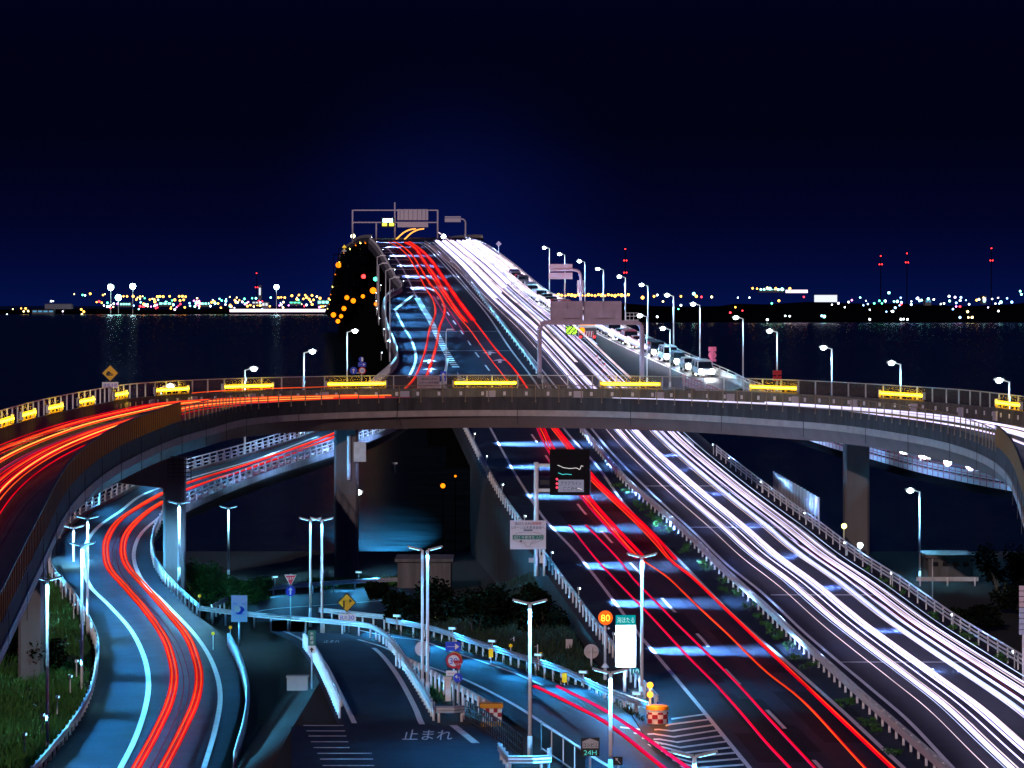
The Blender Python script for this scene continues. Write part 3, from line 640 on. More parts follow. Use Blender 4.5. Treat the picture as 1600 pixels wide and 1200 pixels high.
# yellow lights along the outer parapet
YB = mat('reflector_yellow', (0.42, 0.27, 0.012), 0.5)
def ylight():
    root = thing('barrier_light', 'x', 'light', (0, 0, 0), 'yellow lights along the outer parapet of the overpass')
    m = MB(); m.cyl((-2.6, -.12, .42), (2.6, -.16, .42), .075, n=8); m.build('tube', YTUBE, root)
    m = MB(); m.box((0, .04, .42), (5.5, .04, .32)); m.build('reflector', YB, root)  # yellow plate added behind the tube to widen its glow
    m = MB(); m.box((0, -.1, .03), (5.6, .12, .07))
    for k in range(5): m.box((-2.75+k*1.375, -.1, .22), (.07, .1, .36))
    m.build('frame', YB, root)
    for e_ in (-2.8, 2.8):
        m = MB(); m.box((e_, -.08, .4), (.12, .22, .55)); m.build('end_cap', STEEL, root)
    return root
yl = None
where = ['furthest left, cut by the left edge of the photo', 'second from the left on the falling left leg', 'third from the left on the falling left leg', 'fourth from the left on the falling left leg', 'just right of the diamond slope sign', 'left of the short lamp head above the parapet', 'in front of the leftmost lamp post', 'left of the merging lane', 'above the gore where the lanes merge', 'in front of the cones on the mainline', 'right of the waiting cars', 'in front of the third lamp from the right', 'furthest right on the parapet']
for k, x in enumerate((4, 39, 81, 130, 184, 265, 385, 555, 758, 987, 1212, 1412, 1580)):
    s = s_at_x(OO, x)
    if s is None: continue
    p, t = at_s(OO, s); o = ylight() if yl is None else copy_tree(yl)
    if yl is None: yl = o
    r = Vector((t.y, -t.x, 0)).normalized()
    o.location = p+r*.12+Vector((0, 0, 1.08)); o.rotation_euler = (0, math.atan2(-t.z, Vector((t.x, t.y)).length), math.atan2(t.y, t.x)); o['label'] = 'yellow tube light on the overpass, '+where[k]

# ================================================================== GUARD RAILS
def run_posts(root, me, P, pitch, s0=0.3, dz=0):
    L = length(P); n = max(1, int((L-2*s0)/pitch)); n = min(n, 99)
    for k in range(n+1):
        p, t = at_s(P, s0+(L-2*s0)*k/n); inst('post', me, root, p-Vector(root.location)+Vector((0, 0, dz)), math.atan2(t.y, t.x))
def sweep_child(root, name, P, prof, mtl):
    m = MB(); m.sweep(P, prof); o = m.build(name, mtl, root); o.location = -Vector(root.location); return o
WB = [(-.04, .0), (.05, .03), (.0, .10), (.05, .17), (.0, .25), (.05, .32), (-.04, .35)]
def guardrail(label, P, pitch=2.0, side=1, h=.42, mtl=STEEL, pm=WSTEEL, beams=1, group='white steel guard rails'):
    P = even(P, 1.0) if length(P) > 3 else P
    root = thing('guard_rail', label, 'guard rail', P[len(P)//2], group)
    for k in range(beams): sweep_child(root, 'beam', [p+Vector((0, 0, h+k*.0)) for p in P], [(u*side+.1*side*(1-2*k), v) for u, v in WB], mtl)
    m = MB(); m.cyl((0, 0, -.25), (0, 0, h+.33), .065, n=8); me = m.mesh('post', pm, True); run_posts(root, me, P, pitch)
    return root
def grid_rail(label, P, pitch=2.0, h=1.1, mtl=WSTEEL, plate=True, kerb=True, group='steel bridge railings', pmat=None, plate_mtl=None):
    P = even(P, 1.0); root = thing('bridge_railing', label, 'railing', P[len(P)//2], group)
    if kerb: sweep_child(root, 'kerb', P, [(-.2, -.3), (-.2, .22), (.2, .22), (.2, -.3)], CONC)
    for z in (.48, .78, h): sweep_child(root, 'rail', [p+Vector((0, 0, z)) for p in P], [(.045, 0), (0, .05), (-.045, 0), (0, -.05)], mtl)
    m = MB(); m.box((0, 0, h/2+.05), (.10, .10, h))
    if plate: m.box((0, 0, .42), (.42, .14, .56))
    run_posts(root, m.mesh('post', pmat or mtl), P, pitch)
    return root
guardrail('long guard rail on white posts down the left edge of the mainline', LR, 2.6, side=1)
mr_near = part_y(MR, 0, 372)
guardrail('double guard rail on white posts in the planted median between the carriageways', mr_near, 2.5, beams=2, h=.45, mtl=WSTEEL)
guardrail('guard rail along the median of the climbing bridge', part_y(MR, 380, 930), 6.0, beams=2, h=.45)
# three-cable style barrier at the right edge
GRP = [Vector((eR(Y)-.25, Y, ZM(Y))) for Y in range(150, 350, 2)]
root = thing('guard_rail', 'triple-rail barrier lining the right edge of the white-streaked carriageway', 'guard rail', GRP[50], 'white steel guard rails')
for z in (.45, .68, .92): sweep_child(root, 'rail', [p+Vector((0, 0, z)) for p in GRP], [(.065, 0), (0, .07), (-.065, 0), (0, -.07)], WSTEEL)
m = MB(); m.box((0, 0, .4), (.07, .08, 1.1)); run_posts(root, m.mesh('post', WSTEEL), GRP, 3.4)
top_l = [p for p in SL if p.y > 287 or (p.y > 270 and p.x < -32.5)]
grid_rail('bridge railing on the far side of the slip road', [p for p in SL if p.y > 284], 1.7)
guardrail('guard rail on the grassy left edge of the S-shaped road', [p for p in SL if p.y < 284], 2.0, side=1, h=.45)
srn = [p for p in SR if p.y > 293 or (p.y > 288 and p.x > -25)]
grid_rail('bridge railing on the near side of the slip road', [p for i, p in enumerate(SR) if i > len(SR)*.0 and p.y > 292], 1.7)
guardrail('short guard rail beside the left pier, bending right at the junction', ZS.line([(256, 808), (240, 838), (236, 863), (241, 886), (256, 912), (283, 939), (309, 962)]), 1.2, side=-1, h=.45)
guardrail('guard rail at the lower right edge of the S-shaped road', smooth(ZS.line([(356, 1008), (372, 1040), (381, 1068), (386, 1098), (381, 1145), (366, 1199)]), 1), 1.1, side=-1, h=.45)
FR = smooth(Jl([(309, 966), (387, 976), (480, 985), (570, 994), (594, 1003), (612, 1018), (640, 1060), (660, 1094), (678, 1126)]), 1)
guardrail('long grey guard rail crossing in front of the yellow diamond sign', FR, 2.0, side=1, h=.55)
guardrail('guard rail along the upper edge of the exit road, ending at the crash barrel', smooth(Jl([(605, 985), (670, 997), (735, 1018), (800, 1040), (875, 1064), (950, 1100), (1014, 1124)]), 1), 2.2, side=1, h=.5)
guardrail('short guard rail behind the yellow diamond sign', Jl([(500, 968), (550, 974), (604, 980)]), 1.4, side=1, h=.5)
guardrail('thin guard rail at the back of the return road', smooth(Jl([(330, 962), (365, 945), (420, 932), (500, 925), (570, 920), (640, 917)]), 1), 2.4, side=1, h=.45)
guardrail('guard rail on the left of the dark underpass road', smooth(Jl([(474, 1012), (492, 1036), (512, 1078), (531, 1122)]), 1), 1.6, side=-1, h=.55)
guardrail('low guard rail box around the tip of the grass island', Jl([(676, 1124), (724, 1124), (724, 1110)]), 1.1, side=1, h=.3)
guardrail('guard rail around the foot of the central lamp pole at the bottom', Jl([(782, 1185), (797, 1206), (857, 1206), (857, 1192)]), 1.3, side=1, h=.35)
guardrail('guard rail between the exit road and the twin poles', smooth(Jl([(618, 1040), (660, 1062), (700, 1085), (740, 1108), (775, 1128)]), 1), 1.6, side=-1, h=.45)
grid_rail('bridge railing beside the merging lane', [p for p in ML if p.y < 590], 3.0, plate=False)
grid_rail('thin railing on the left parapet of the climb', [p+Vector((0, 0, .5)) for p in ML if 600 < p.y < 935], 6.0, plate=False, kerb=False, h=.6)
grid_rail('white railing on the right parapet behind the waiting cars', [p for p in DR if p.y < 935], 3.2, plate=False)
PINK = mat('red_railing', (0.55, 0.16, 0.22), 0.45)
grid_rail('railing of the queue ramp with lit panels, near side', QI, 1.55, kerb=False, mtl=PINK, pmat=PINK, plate=False, h=1.15)
grid_rail('railing on the far side of the queue ramp', QO, 2.2, plate=False)
rt = next(o for o in COL.objects if o.get('label', '').startswith('railing of the queue ramp'))
PANEL = thin('light_panel', (.85, .85, .9), .6)
for z0, z1 in ((.06, .52), (.62, 1.0)): sweep_child(rt, 'panel', even(QI, 1.5), [(-.02, z0), (-.02, z1), (.02, z1), (.02, z0)], PANEL)
# netted fence and black panel fence at the bottom
P = even(Jl([(728, 1127), (755, 1142), (790, 1165), (816, 1187)]), .6)
root = thing('fence', 'low dark mesh fence beside the orange cushion box', 'fence', P[len(P)//2], 'fences at the rest area entrance')
m = MB()
for p in P: m.cyl(p, p+Vector((0, 0, 1.0)), .035, n=5)
for z in (.1, .4, .7, 1.0): m.tube([p+Vector((0, 0, z)) for p in P], .03, 5)
o = m.build('mesh_panel', DARK, root); o.location = -Vector(root.location)
P = Jl([(846, 1172), (862, 1183), (880, 1195), (898, 1208), (915, 1220)])
root = thing('fence', 'black panel fence with white frame at the bottom by the road', 'fence', P[2], 'fences at the rest area entrance')
for i in range(4):
    a, b = P[i], P[i+1]; m = MB(); d = (b-a)*.04
    m.add([a+d, b-d, b-d+Vector((0, 0, 1.15)), a+d+Vector((0, 0, 1.15)), a+d+Vector((0, .04, 0)), b-d+Vector((0, .04, 0)), b-d+Vector((0, .04, 1.15)), a+d+Vector((0, .04, 1.15))], [[0, 1, 2, 3], [7, 6, 5, 4], [0, 4, 5, 1], [3, 2, 6, 7]])
    o = m.build('panel', BLK, root); o.location = -Vector(root.location)
    m = MB(); m.beam(a, a+Vector((0, 0, 1.25)), .06, .06); m.beam(a+Vector((0, 0, 1.2)), b+Vector((0, 0, 1.2)), .06, .06); m.beam(a+Vector((0, 0, .1)), b+Vector((0, 0, .1)), .06, .06)
    o = m.build('frame', WSTEEL, root); o.location = -Vector(root.location)
# pale noise barrier beyond the right edge
P = [px(1209, 768, 322), px(1279, 812, 290)]
root = thing('noise_barrier', 'short ribbed noise barrier standing beyond the right edge of the road', 'barrier', (P[0]+P[1])/2)
Q = [P[0].lerp(P[1], k/14) for k in range(15)]; m = MB()
for i in range(14): m.beam(Q[i]+Vector((0, 0, .9)), Q[i+1]+Vector((0, 0, .9)), .08, 1.5)
o = m.build('panel', CONC, root); o.location = -Vector(root.location)
for q in Q:
    m = MB(); m.box(q+Vector((0, 0, -1)), (.12, .14, 5.4)); o = m.build('post', STEEL, root); o.location = -Vector(root.location)

# ================================================================== LIGHT OF THE TRAFFIC
def up(prof, dz): return Prof([(a, b+dz) for a, b in prof.p])
ZM7, ZS7, ZJ7 = up(ZM, .75), up(ZS, .75), up(ZJ, .75)
def streak(name, label, group, P, parts, cat='light streak'):
    """one vehicle lamp's line of light: parts = (sideways, up, radius, material) tubes lying together"""
    m = MB(); ms = []
    for d, z, r, mt in parts:
        if mt not in ms: ms.append(mt)
        m.m = ms.index(mt); m.tube(off(P, d, z), r, 6)
    o = m.build(name, ms); return tag(o, label, cat, group)
TR = 'red tail-light streaks on the left carriageway'
def tr(label, pts, parts, prof=ZM7, step=3, group=TR, x0=0, x1=0):
    if any(y > 610 for x, y in pts) and prof is ZM7 and pts[-1][0] < 300: P = smooth([(ZM7 if y < 588 else ZS7).hit(x, y) for x, y in pts], step)
    else: P = onz(smooth(ext(prof.line(pts), x0, x1), step), prof)
    return streak('tail_light_streak', label, group, P, parts)
tr('thin red streak nearest the left edge line, beginning in mid-road', [(890, 820), (937, 879), (957, 900), (1015, 960), (1077, 1027), (1120, 1070), (1160, 1115), (1200, 1162), (1232, 1196)], [(0.000, 0, 0.036, TAILR), (0.080, .0, 0.026, TAILM)], x1=25)
tr('second thin red streak, beginning in mid-road beside the lane dashes', [(916, 820), (970, 877), (987, 900), (1037, 952), (1107, 1022), (1157, 1072), (1200, 1120), (1267, 1192)], [(0.000, 0, 0.036, TAILR), (0.080, .0, 0.026, TAILM)], x1=25)
tr('long orange-cored streak, left one of the pair beside the median', [(667, 420), (682, 444), (700, 473), (716, 494), (736, 518), (767, 562), (790, 592), (844, 669), (860, 702), (912, 774), (955, 824), (1000, 872), (1040, 900), (1082, 940), (1127, 982), (1197, 1050), (1250, 1092), (1347, 1196)], [(-.06, 0, .035, TAILR), (.03, .03, .03, TAILO)], x1=25)
tr('long red streak, right one of the pair beside the median', [(671, 402), (695, 438), (720, 475), (750, 513), (780, 552), (802, 575), (866, 669), (892, 702), (925, 747), (975, 795), (1025, 845), (1050, 877), (1082, 902), (1145, 962), (1197, 1012), (1295, 1105), (1392, 1197)], [(-.04, 0, .06, TAILR), (.07, 0, .055, TAILR), (.02, .08, .016, TAILO)], x1=25)
tr('short multiple red streak by the median, ending in mid-road, left', [(844, 669), (860, 702), (912, 774), (955, 824), (1000, 872)], [(-.42, 0, .06, TAILR), (-.26, 0, .05, TAILR), (.2, 0, .05, TAILR), (.34, 0, .03, TAILM)])
tr('short multiple red streak by the median, ending in mid-road, right', [(866, 669), (892, 702), (925, 747), (975, 795), (1025, 845), (1050, 874)], [(-.34, 0, .05, TAILR), (-.2, 0, .06, TAILR), (.24, 0, .05, TAILR), (.36, .1, .022, TAILO)])
tr('red streak over the crest, left one of the pair from the main lanes', [(634, 379), (650, 389), (662, 407), (680, 432), (700, 465), (715, 487), (728, 503)], [(-0.200, 0, 0.112, TAILR), (0.080, .1, 0.066, TAILO), (0.280, 0, 0.092, TAILR)])
tr('red streak over the crest, right one of the pair from the main lanes', [(640, 378), (655, 388), (670, 402), (695, 437), (720, 474), (740, 500)], [(-0.160, 0, 0.119, TAILR), (0.080, .1, 0.040, TAILO), (0.280, 0, 0.106, TAILR)])
tr('red streak swinging out of the merging lane, left one of the pair', [(607, 378), (622, 386), (637, 400), (652, 425), (665, 450), (677, 470), (680, 490), (671, 515), (665, 545), (652, 582), (640, 600), (600, 634), (522, 677), (400, 721), (289, 756), (255, 770)], [(-0.080, 0, 0.059, TAILR), (0.048, .04, 0.040, TAILO)], prof=ZM7)
tr('red streak swinging out of the merging lane, right one of the pair', [(615, 377), (625, 382), (642, 396), (657, 418), (670, 440), (690, 467), (695, 487), (687, 512), (682, 540), (673, 570), (662, 596), (625, 632), (522, 683), (400, 728), (289, 766), (255, 784)], [(-0.080, 0, 0.059, TAILR), (0.048, .04, 0.046, TAILO), (0.160, 0, 0.033, TAILR)], prof=ZM7)
tr('thin magenta streak between the merging lane and the main lanes, upper', [(677, 462), (692, 488), (711, 518)], [(0.000, 0, 0.033, TAILM)]); tr('thin magenta streak between the merging lane and the main lanes, lower', [(682, 458), (702, 485), (725, 520)], [(0.000, 0, 0.033, TAILM)])
for k, dx in enumerate((0, 13)):
    P = [px(619+dx, 374, 900), px(630+dx, 364, 930), px(640+dx, 359, 960), px(649+dx, 357.5, 990)]
    streak('marker_light_streak', ('left' if k == 0 else 'right')+' one of two amber arcs of a tall lorry above the crest', 'amber arcs above the crest', smooth(P, 6), [(0, 0, .16, TAILY)])
# S-shaped slip road
TS = 'red tail-light streaks on the S-shaped road'
tl = [(255, 770), (220, 790), (185, 814), (168, 840), (165, 865), (171, 889), (195, 916), (227, 953), (256, 996), (269, 1033), (272, 1061), (264, 1099), (245, 1141), (213, 1199)]
trr = [(255, 784), (225, 804), (200, 830), (192, 853), (195, 877), (205, 893), (227, 917), (259, 953), (291, 993), (307, 1033), (311, 1061), (304, 1099), (285, 1141), (255, 1199)]
GLOW = [(-.21, 0, .05, TAILR), (-.13, .03, .042, TAILO), (0, -.02, .05, TAILR), (.12, .03, .042, TAILO), (.2, 0, .05, TAILR)]
for pts, w in ((tl, 'left'), (trr, 'right')):
    P = onz(smooth(ext(ZS7.line(pts), 0, 25), 2), ZS7); streak('tail_light_streak', w+' glowing red and orange streak on the S-shaped road', TS, P, GLOW)
for k in (-1, 1):
    P = onz(smooth(ext([(a+b)/2 for a, b in zip(ZS7.line(tl), ZS7.line(trr))], 0, 25), 2), ZS7)
    streak('tail_light_streak', 'faint mauve line between the red streaks of the S-shaped road, '+('left' if k < 0 else 'right'), TS, off(P, k*.16), [(0, -.4, .022, TAILD)])
# exit road
tr('left pink streak on the exit road', [(836, 1072), (890, 1098), (950, 1131), (1027, 1191)], [(0, 0, .075, TAILM), (.1, 0, .04, TAILR)], ZJ7, 2, 'pink streaks on the exit road', x1=10)
tr('right pink streak on the exit road', [(870, 1072), (950, 1113), (1012, 1155), (1062, 1191)], [(0, 0, .07, TAILM), (-.08, 0, .04, TAILR)], ZJ7, 2, 'pink streaks on the exit road', x1=10)
# overpass: red tail lights on the left half, white headlights on the right half
TO = 'red streaks on the left half of the overpass'
def ostreak(d, x0, x1, parts, label, grp, nm):
    P = oo(d, .75); a = 2 if x0 is None else s_at_x(P, x0); b = length(P)-3 if x1 is None else s_at_x(P, x1)
    if a is None: a = 2
    if b is None: b = length(P)-3
    streak(nm, label, grp, sub(P, a, b, 1.5), parts)
ostreak(6.6, None, 560, [(0, 0, 0.068, TAILR), (.1, .05, 0.037, TAILO), (-.15, 0, 0.062, TAILR)], 'outermost red streak on the overpass, nearest the yellow lights', TO, 'tail_light_streak')
ostreak(5.7, None, 610, [(0, 0, 0.056, TAILR), (.12, .05, 0.031, TAILY), (.25, 0, 0.050, TAILR)], 'second red streak on the overpass, with a pale amber core', TO, 'tail_light_streak')
ostreak(5.0, None, 640, [(0, -.2, 0.074, TAILM), (.2, -.1, .06, TAILD)], 'magenta streak in the middle of the overpass lane', TO, 'tail_light_streak')
ostreak(4.2, None, 600, [(0, 0, 0.068, TAILR), (.14, .03, 0.037, TAILO)], 'fourth red streak on the overpass', TO, 'tail_light_streak')
ostreak(3.5, None, 520, [(0, 0, 0.074, TAILR), (-.18, .0, 0.062, TAILR), (.05, .1, 0.031, TAILY)], 'innermost red streak on the overpass, nearest the slatted screen', TO, 'tail_light_streak')
ostreak(4.8, 300, 620, [(0, .9, 0.031, TAILO)], 'thin high orange streak on the overpass', TO, 'tail_light_streak')
for k, (d, x1, mt, z) in enumerate(((7.2, 480, TAILR, 0), (6.1, 540, TAILR, .05), (5.4, 590, TAILO, 0), (4.6, 620, TAILR, -.1), (3.9, 560, TAILR, 0), (3.2, 500, TAILO, 0), (2.8, 440, TAILR, -.1))):
    ostreak(d, None, x1, [(0, z, .03, mt)], 'hair-thin %s streak on the overpass, %s from the yellow lights' % ('orange' if mt is TAILO else 'red', ('first', 'second', 'third', 'fourth', 'fifth', 'sixth', 'seventh')[k]), TO, 'tail_light_streak')
TW = 'white streaks on the right half of the overpass'
HEADL = emis('headlight_lavender', (.72, .68, 1.0), 1.3)
ostreak(2.6, 1040, None, [(0, -.1, .06, HEADP), (.12, -.1, .04, HEADW)], 'innermost white streak on the overpass', TW, 'headlight_streak')
ostreak(3.6, 960, None, [(0, 0, .05, HEADL), (.3, 0, .05, HEADL)], 'pale lavender streak on the overpass', TW, 'headlight_streak')
ostreak(4.4, 1120, None, [(0, -.1, .07, HEADP), (.2, -.1, .05, HEADW)], 'middle white streak on the overpass', TW, 'headlight_streak')
ostreak(5.4, 1200, None, [(0, -.1, .05, HEADL), (.3, -.1, .06, HEADW)], 'outer white streak on the overpass', TW, 'headlight_streak')
# white headlight streaks down the right carriageway
TH = 'white headlight streaks on the right carriageway'
bun = [(1.05, 'thin white streak nearest the median line', [(0, -.2, 0.018, HEADP)]),
       (1.85, 'broad white streak in the lane beside the median', [(-.16, 0, 0.042, HEADW), (0, 0, 0.059, HEADW), (.26, -.05, 0.029, HEADP)]),
       (2.55, 'narrow white streak in the lane beside the median', [(0, 0, 0.029, HEADW), (.14, -.1, 0.018, HEADP)]),
       (3.35, 'broadest white streak, beside the dashed lane line', [(-.24, 0, 0.050, HEADW), (-.04, .05, 0.071, HEADW), (.16, 0, 0.042, HEADW), (.38, -.1, 0.025, HEADP)]),
       (4.35, 'thin pinkish streak along the dashed lane line', [(0, 1.2, .025, TAILD)]),
       (5.15, 'broad bluish-white streak in the right-hand lane', [(-.2, 0, 0.034, HEADB), (0, 0, 0.063, HEADW), (.17, 0, 0.034, HEADB)]),
       (5.85, 'twin thin white streaks in the right-hand lane', [(-.1, 0, 0.024, HEADW), (.15, -.1, 0.025, HEADW)]),
       (6.6, 'broad warm white streak in the right-hand lane', [(-.18, 0, 0.042, HEADW), (.02, 0, 0.063, HEADP), (.24, 0, 0.025, HEADW)]),
       (7.3, 'narrow white streak towards the right edge', [(0, 0, 0.034, HEADW), (.2, -.1, 0.021, HEADB)]),
       (7.95, 'thinnest bluish streak nearest the right edge', [(0, -.1, 0.018, HEADB)])]
fine = [(1.35, .016, HEADB), (2.95, .018, HEADB), (4.6, .016, HEADP), (5.5, .02, HEADB), (7.0, .018, HEADP)]
bun += [(d, 'hair-thin %s streak of the right carriageway, %s' % ({HEADB: 'bluish', HEADP: 'warm', HEADW: 'white'}[mt], ('by the median line', 'left of the broadest streak', 'on the dashed line', 'inside the right lane', 'near the right edge')[k]), [(0, rnd.uniform(-.25, .3), r_, mt)]) for k, (d, r_, mt) in enumerate(fine)]
wob = [(rnd.uniform(0, 6), rnd.uniform(.03, .07)) for _ in bun]
for (d, lab, parts), (ph, am) in zip(bun, wob):
    P = [p+right(R2, i)*(d+am*math.sin(i*.07+ph)+.05*math.sin(i*.021+2*ph)) for i, p in enumerate(R2)]
    P = onz(part_y(P, 0, 985), ZM, .72); streak('headlight_streak', lab+' of the right carriageway' if len(lab.split()) < 10 else lab, TH, P, parts)
# short broken flickers of light among the streaks, and high marker lamps of lorries
for k, (d, z, y0, y1, mt, lab) in enumerate(((2.3, 2.6, 420, 900, HEADP, 'high warm streak from lorry roof lamps by the median'), (6.2, 2.7, 400, 760, HEADP, 'high warm streak from lorry roof lamps on the right'), (9.3, .7, 590, 930, HEADW, 'white streak filtering towards the queue, inner'), (10.3, .7, 600, 900, HEADW, 'white streak filtering towards the queue, outer'), (8.6, .7, 470, 800, HEADB, 'bluish streak along the gore of the exit lane'))):
    P = onz(part_y(off(R2, d), y0, y1), ZM, z); streak('headlight_streak', lab, TH, P, [(0, 0, .06, mt), (.22, -.05, .05, mt)])

for k, d in enumerate((1.9, 3.4, 5.0, 6.4, 7.6, 8.8, 9.9)):  # extra glowing tubes, added to flood the crest with white
    P = onz(part_y(off(R2, d), 570+k*14, 990), ZM, .8); streak('headlight_streak', 'white streak added to blow out the crest, %s from the median' % ('first', 'second', 'third', 'fourth', 'fifth', 'sixth', 'seventh')[k], 'white streaks added to blow out the crest', P, [(0, 0, .22, HEADW), (.45, 0, .13, HEADW)])
# ================================================================== LAMPS
def lamp_post(name, label, group, base, top_z, arm, lit=True, power=900, color=TEAL, mtl=WSTEEL, r=.075, alen=.9):
    """tapered pole with a short arm and a lamp head; arm = -1 / +1 towards left or right"""
    root = thing(name, label, 'street lamp', base, group); h = top_z-base.z
    m = MB(); m.cyl((0, 0, -.4), (0, 0, h-.12), r*1.2, r*.8, n=10); m.cyl((0, 0, -.4), (0, 0, .7), r*1.6, r*1.5, n=10); m.build('pole', mtl, root, smooth_=True)
    m = MB(); m.beam((0, 0, h-.15), (arm*alen*.55, 0, h), .08, .08); m.build('arm', mtl, root)
    m = MB(); c = arm*(alen*.55+.3)
    m.add([(c-.42, -.17, h), (c+.42, -.17, h), (c+.34, -.12, h+.16), (c-.34, -.12, h+.16), (c-.42, .17, h), (c+.42, .17, h), (c+.34, .12, h+.16), (c-.34, .12, h+.16)], [[0, 1, 2, 3], [7, 6, 5, 4], [0, 4, 5, 1], [1, 5, 6, 2], [2, 6, 7, 3], [3, 7, 4, 0], [0, 3, 7, 4]])
    hd = m.build('lamp_head', mtl, root)
    if lit:
        m = MB(); m.sphere((c, -.02, h-.02), .27, 12, 8, .75); m.build('lens', LAMPW, hd)
        light('SPOT', root, (c, 0, h-.25), power*6, color, .2, (0, 0, -1), 150, .6)
    return root
def on_col(P, x):
    s = s_at_x(P, x); return at_s(P, s)[0] if s is not None else min(P, key=lambda p: abs(toscr(p)[0]-x))
def zrow(row, Y): return HC-(row-HOR)*Y/F
GR = 'lamp posts along the right edge of the bridge and queue ramp'
names = ['farthest lamp post on the right of the bridge', 'second farthest lamp post, behind the pink signboard', 'third farthest lamp post, right of the pink signboard', 'fourth lamp post from the far end of the right row', 'lamp post beside the right end of the big sign panels', 'sixth lamp post from the far end of the right row', 'seventh lamp post from the far end of the right row', 'lamp post just left of the pink round sign', 'pink-lit lamp post just right of the pink round sign', 'lamp post with a red box at its foot', 'fourth lamp post from the right, with no box', 'second lamp post from the right above the queue ramp', 'rightmost lamp post above the queue ramp']
for k, (x, hx, hr) in enumerate(((855, 852, 387), (879, 876, 397), (910, 907, 408), (939, 936, 420), (973, 970, 432), (1008, 1005, 445), (1048, 1045, 461), (1089, 1086, 475), (1156, 1153, 496), (1209, 1206, 517), (1294, 1290, 543), (1401, 1397, 567), (1570, 1566, 594))):
    P = DR if x < 1158 else QO; b = on_col(P, x) + Vector((.35, 0, 0)); o = lamp_post('street_lamp', names[k], GR, b, zrow(hr, b.y), -1, power=700)
    if x == 1209:
        m = MB(); m.box((0, -.1, 2.2), (.9, .4, .5)); m.box((0, -.1, 2.8), (.9, .4, .5)); m.build('box', mat('red_box', (.5, .01, .02), .4), o)
for k, (x, hr, br) in enumerate(((1011, 493, 600), (1047, 513, 607))):
    b = ZM.hit(x, br); lamp_post('street_lamp', ('shorter lamp post behind the right leg of the portal', 'shorter lamp post right of the portal leg')[k], 'shorter lamp posts by the queue', b, zrow(hr, b.y), -1, power=300)
GL = 'lamp posts along the slip road'
for k, (x, hr, lab) in enumerate(((257, 603, 'lamp head just above the overpass parapet at the left'), (388, 576, 'short visible lamp post above the overpass, left of centre'), (480, 549, 'lamp post standing left of the two round blue signs'), (547, 517, 'tall lamp post behind the round blue signs'))):
    b = on_col(SL, x)+Vector((-.3, 0, 0)); lamp_post('street_lamp', lab, GL, b, zrow(hr, b.y), 1, power=500)
for k, (row, hr, dx) in enumerate(((485, 400, -1.0), (500, 412, -.9), (530, 421, -.6), (560, 434, -.9))):
    b = ZM.hit(604, row); b.x = fML(b.y)+dx; lamp_post('street_lamp', ('farthest', 'second', 'third', 'nearest')[k]+' slim lamp post outside the left railing of the merging lane', 'slim unlit lamp posts at the merging lane', b, zrow(hr, b.y), 1, lit=False, r=.06)
b = ZM.hit(697, 600); lamp_post('street_lamp', 'unlit pole standing in the gore beside the merging lane', None, b, zrow(516, b.y), 1, lit=False, r=.06, alen=.2)
b = px(545, 905, 321); o = lamp_post('street_lamp', 'lit lamp post in front of the central pier of the overpass', 'lit lamp posts at the water', b, zrow(769, 321), 1, power=900)

b = px(1437, 905, 321); lamp_post('street_lamp', 'lit lamp post on the dark ground at the right', 'lit lamp posts at the water', b, zrow(766, 321), -1, power=900)
def t_post(label, group, b, top_z, power=900, color=(.06, .48, 1.0), arms=(-1, 1), r=.08, cone=128):
    root = thing('lamp_pole', label, 'lamp pole', b, group); h = top_z-b.z
    m = MB(); m.cyl((0, 0, -.5), (0, 0, h-.05), r*1.15, r*.9, n=12); m.cyl((0, 0, -.5), (0, 0, .8), r*1.5, r*1.4, n=12); m.build('pole', WSTEEL, root, smooth_=True)
    for a in arms:
        m = MB(); rot = Matrix.Rotation(-a*R(14), 3, 'Y'); m.box((a*.42, 0, h+.06), (.72, .26, .09), rot=rot); m.box((a*.12, 0, h-.02), (.2, .1, .1)); hd = m.build('lamp_head', STEEL, root)
        m = MB(); m.box((a*.42, 0, h+.0), (.56, .18, .012), rot=rot); m.build('lens', LAMPT, hd)
    light('SPOT', root, (0, 0, h-.25), power*1.5, color, .25, (0, 0, -1), cone, .6)
    return root
LAMPT = emis('lamp_louvre', TEAL, 6.0)
TPG = 'tall double-headed lamp poles around the junction'
tp = [(660, 858, 1085, ZJ, 'left one of the two tall twin poles on the grass island', (-1,)), (668, 858, 1090, ZJ, 'right one of the two tall twin poles on the grass island', (1,)), (828, 942, 1178, ZJ, 'tall lamp pole at the bottom centre, foot inside the low guard rail', (-1, 1)), (954, 1050, 1215, ZJ, 'lamp pole right of the convenience shop sign', (-1, 1)),
      (1003, 869, 1096, ZJ, 'tall lamp pole between the bright white board and the mainline', (-1, 1)), (485, 812, 968, ZJ, 'lamp pole behind the green and white arrow sign', (-1, 1)), (503, 812, 985, ZJ, 'lamp pole left of the yellow diamond sign', (-1, 1)), (1085, 1180, 1420, ZJ, 'lamp pole whose head just shows at the bottom edge', (-1, 1))]
for x, t_, br, pf, lab, arms in tp:
    b = pf.hit(x, br, 100) if br < 1300 else px(x, br, 128); t_post(lab, TPG, b, zrow(t_, b.y), 4000 if x in (828, 954, 1003) else 500 if x != 660 else 10, arms=arms)
for x, t_, br, lab in ((357, 793, 905, 'lamp pole rising behind the green bushes'), (115, 824, 975, 'leftmost lamp pole of the trio at the top of the grass bank'), (128, 851, 1100, 'middle lamp pole on the grass bank'), (137, 809, 1030, 'lamp pole right of the middle one on the grass bank'), (74, 905, 1185, 'nearest lamp pole at the lower left corner')):
    b = pz(x, br, -2.9); t_post(lab, 'lamp poles on the left bank', b, zrow(t_, b.y), 1500, (.24, .72, .9))

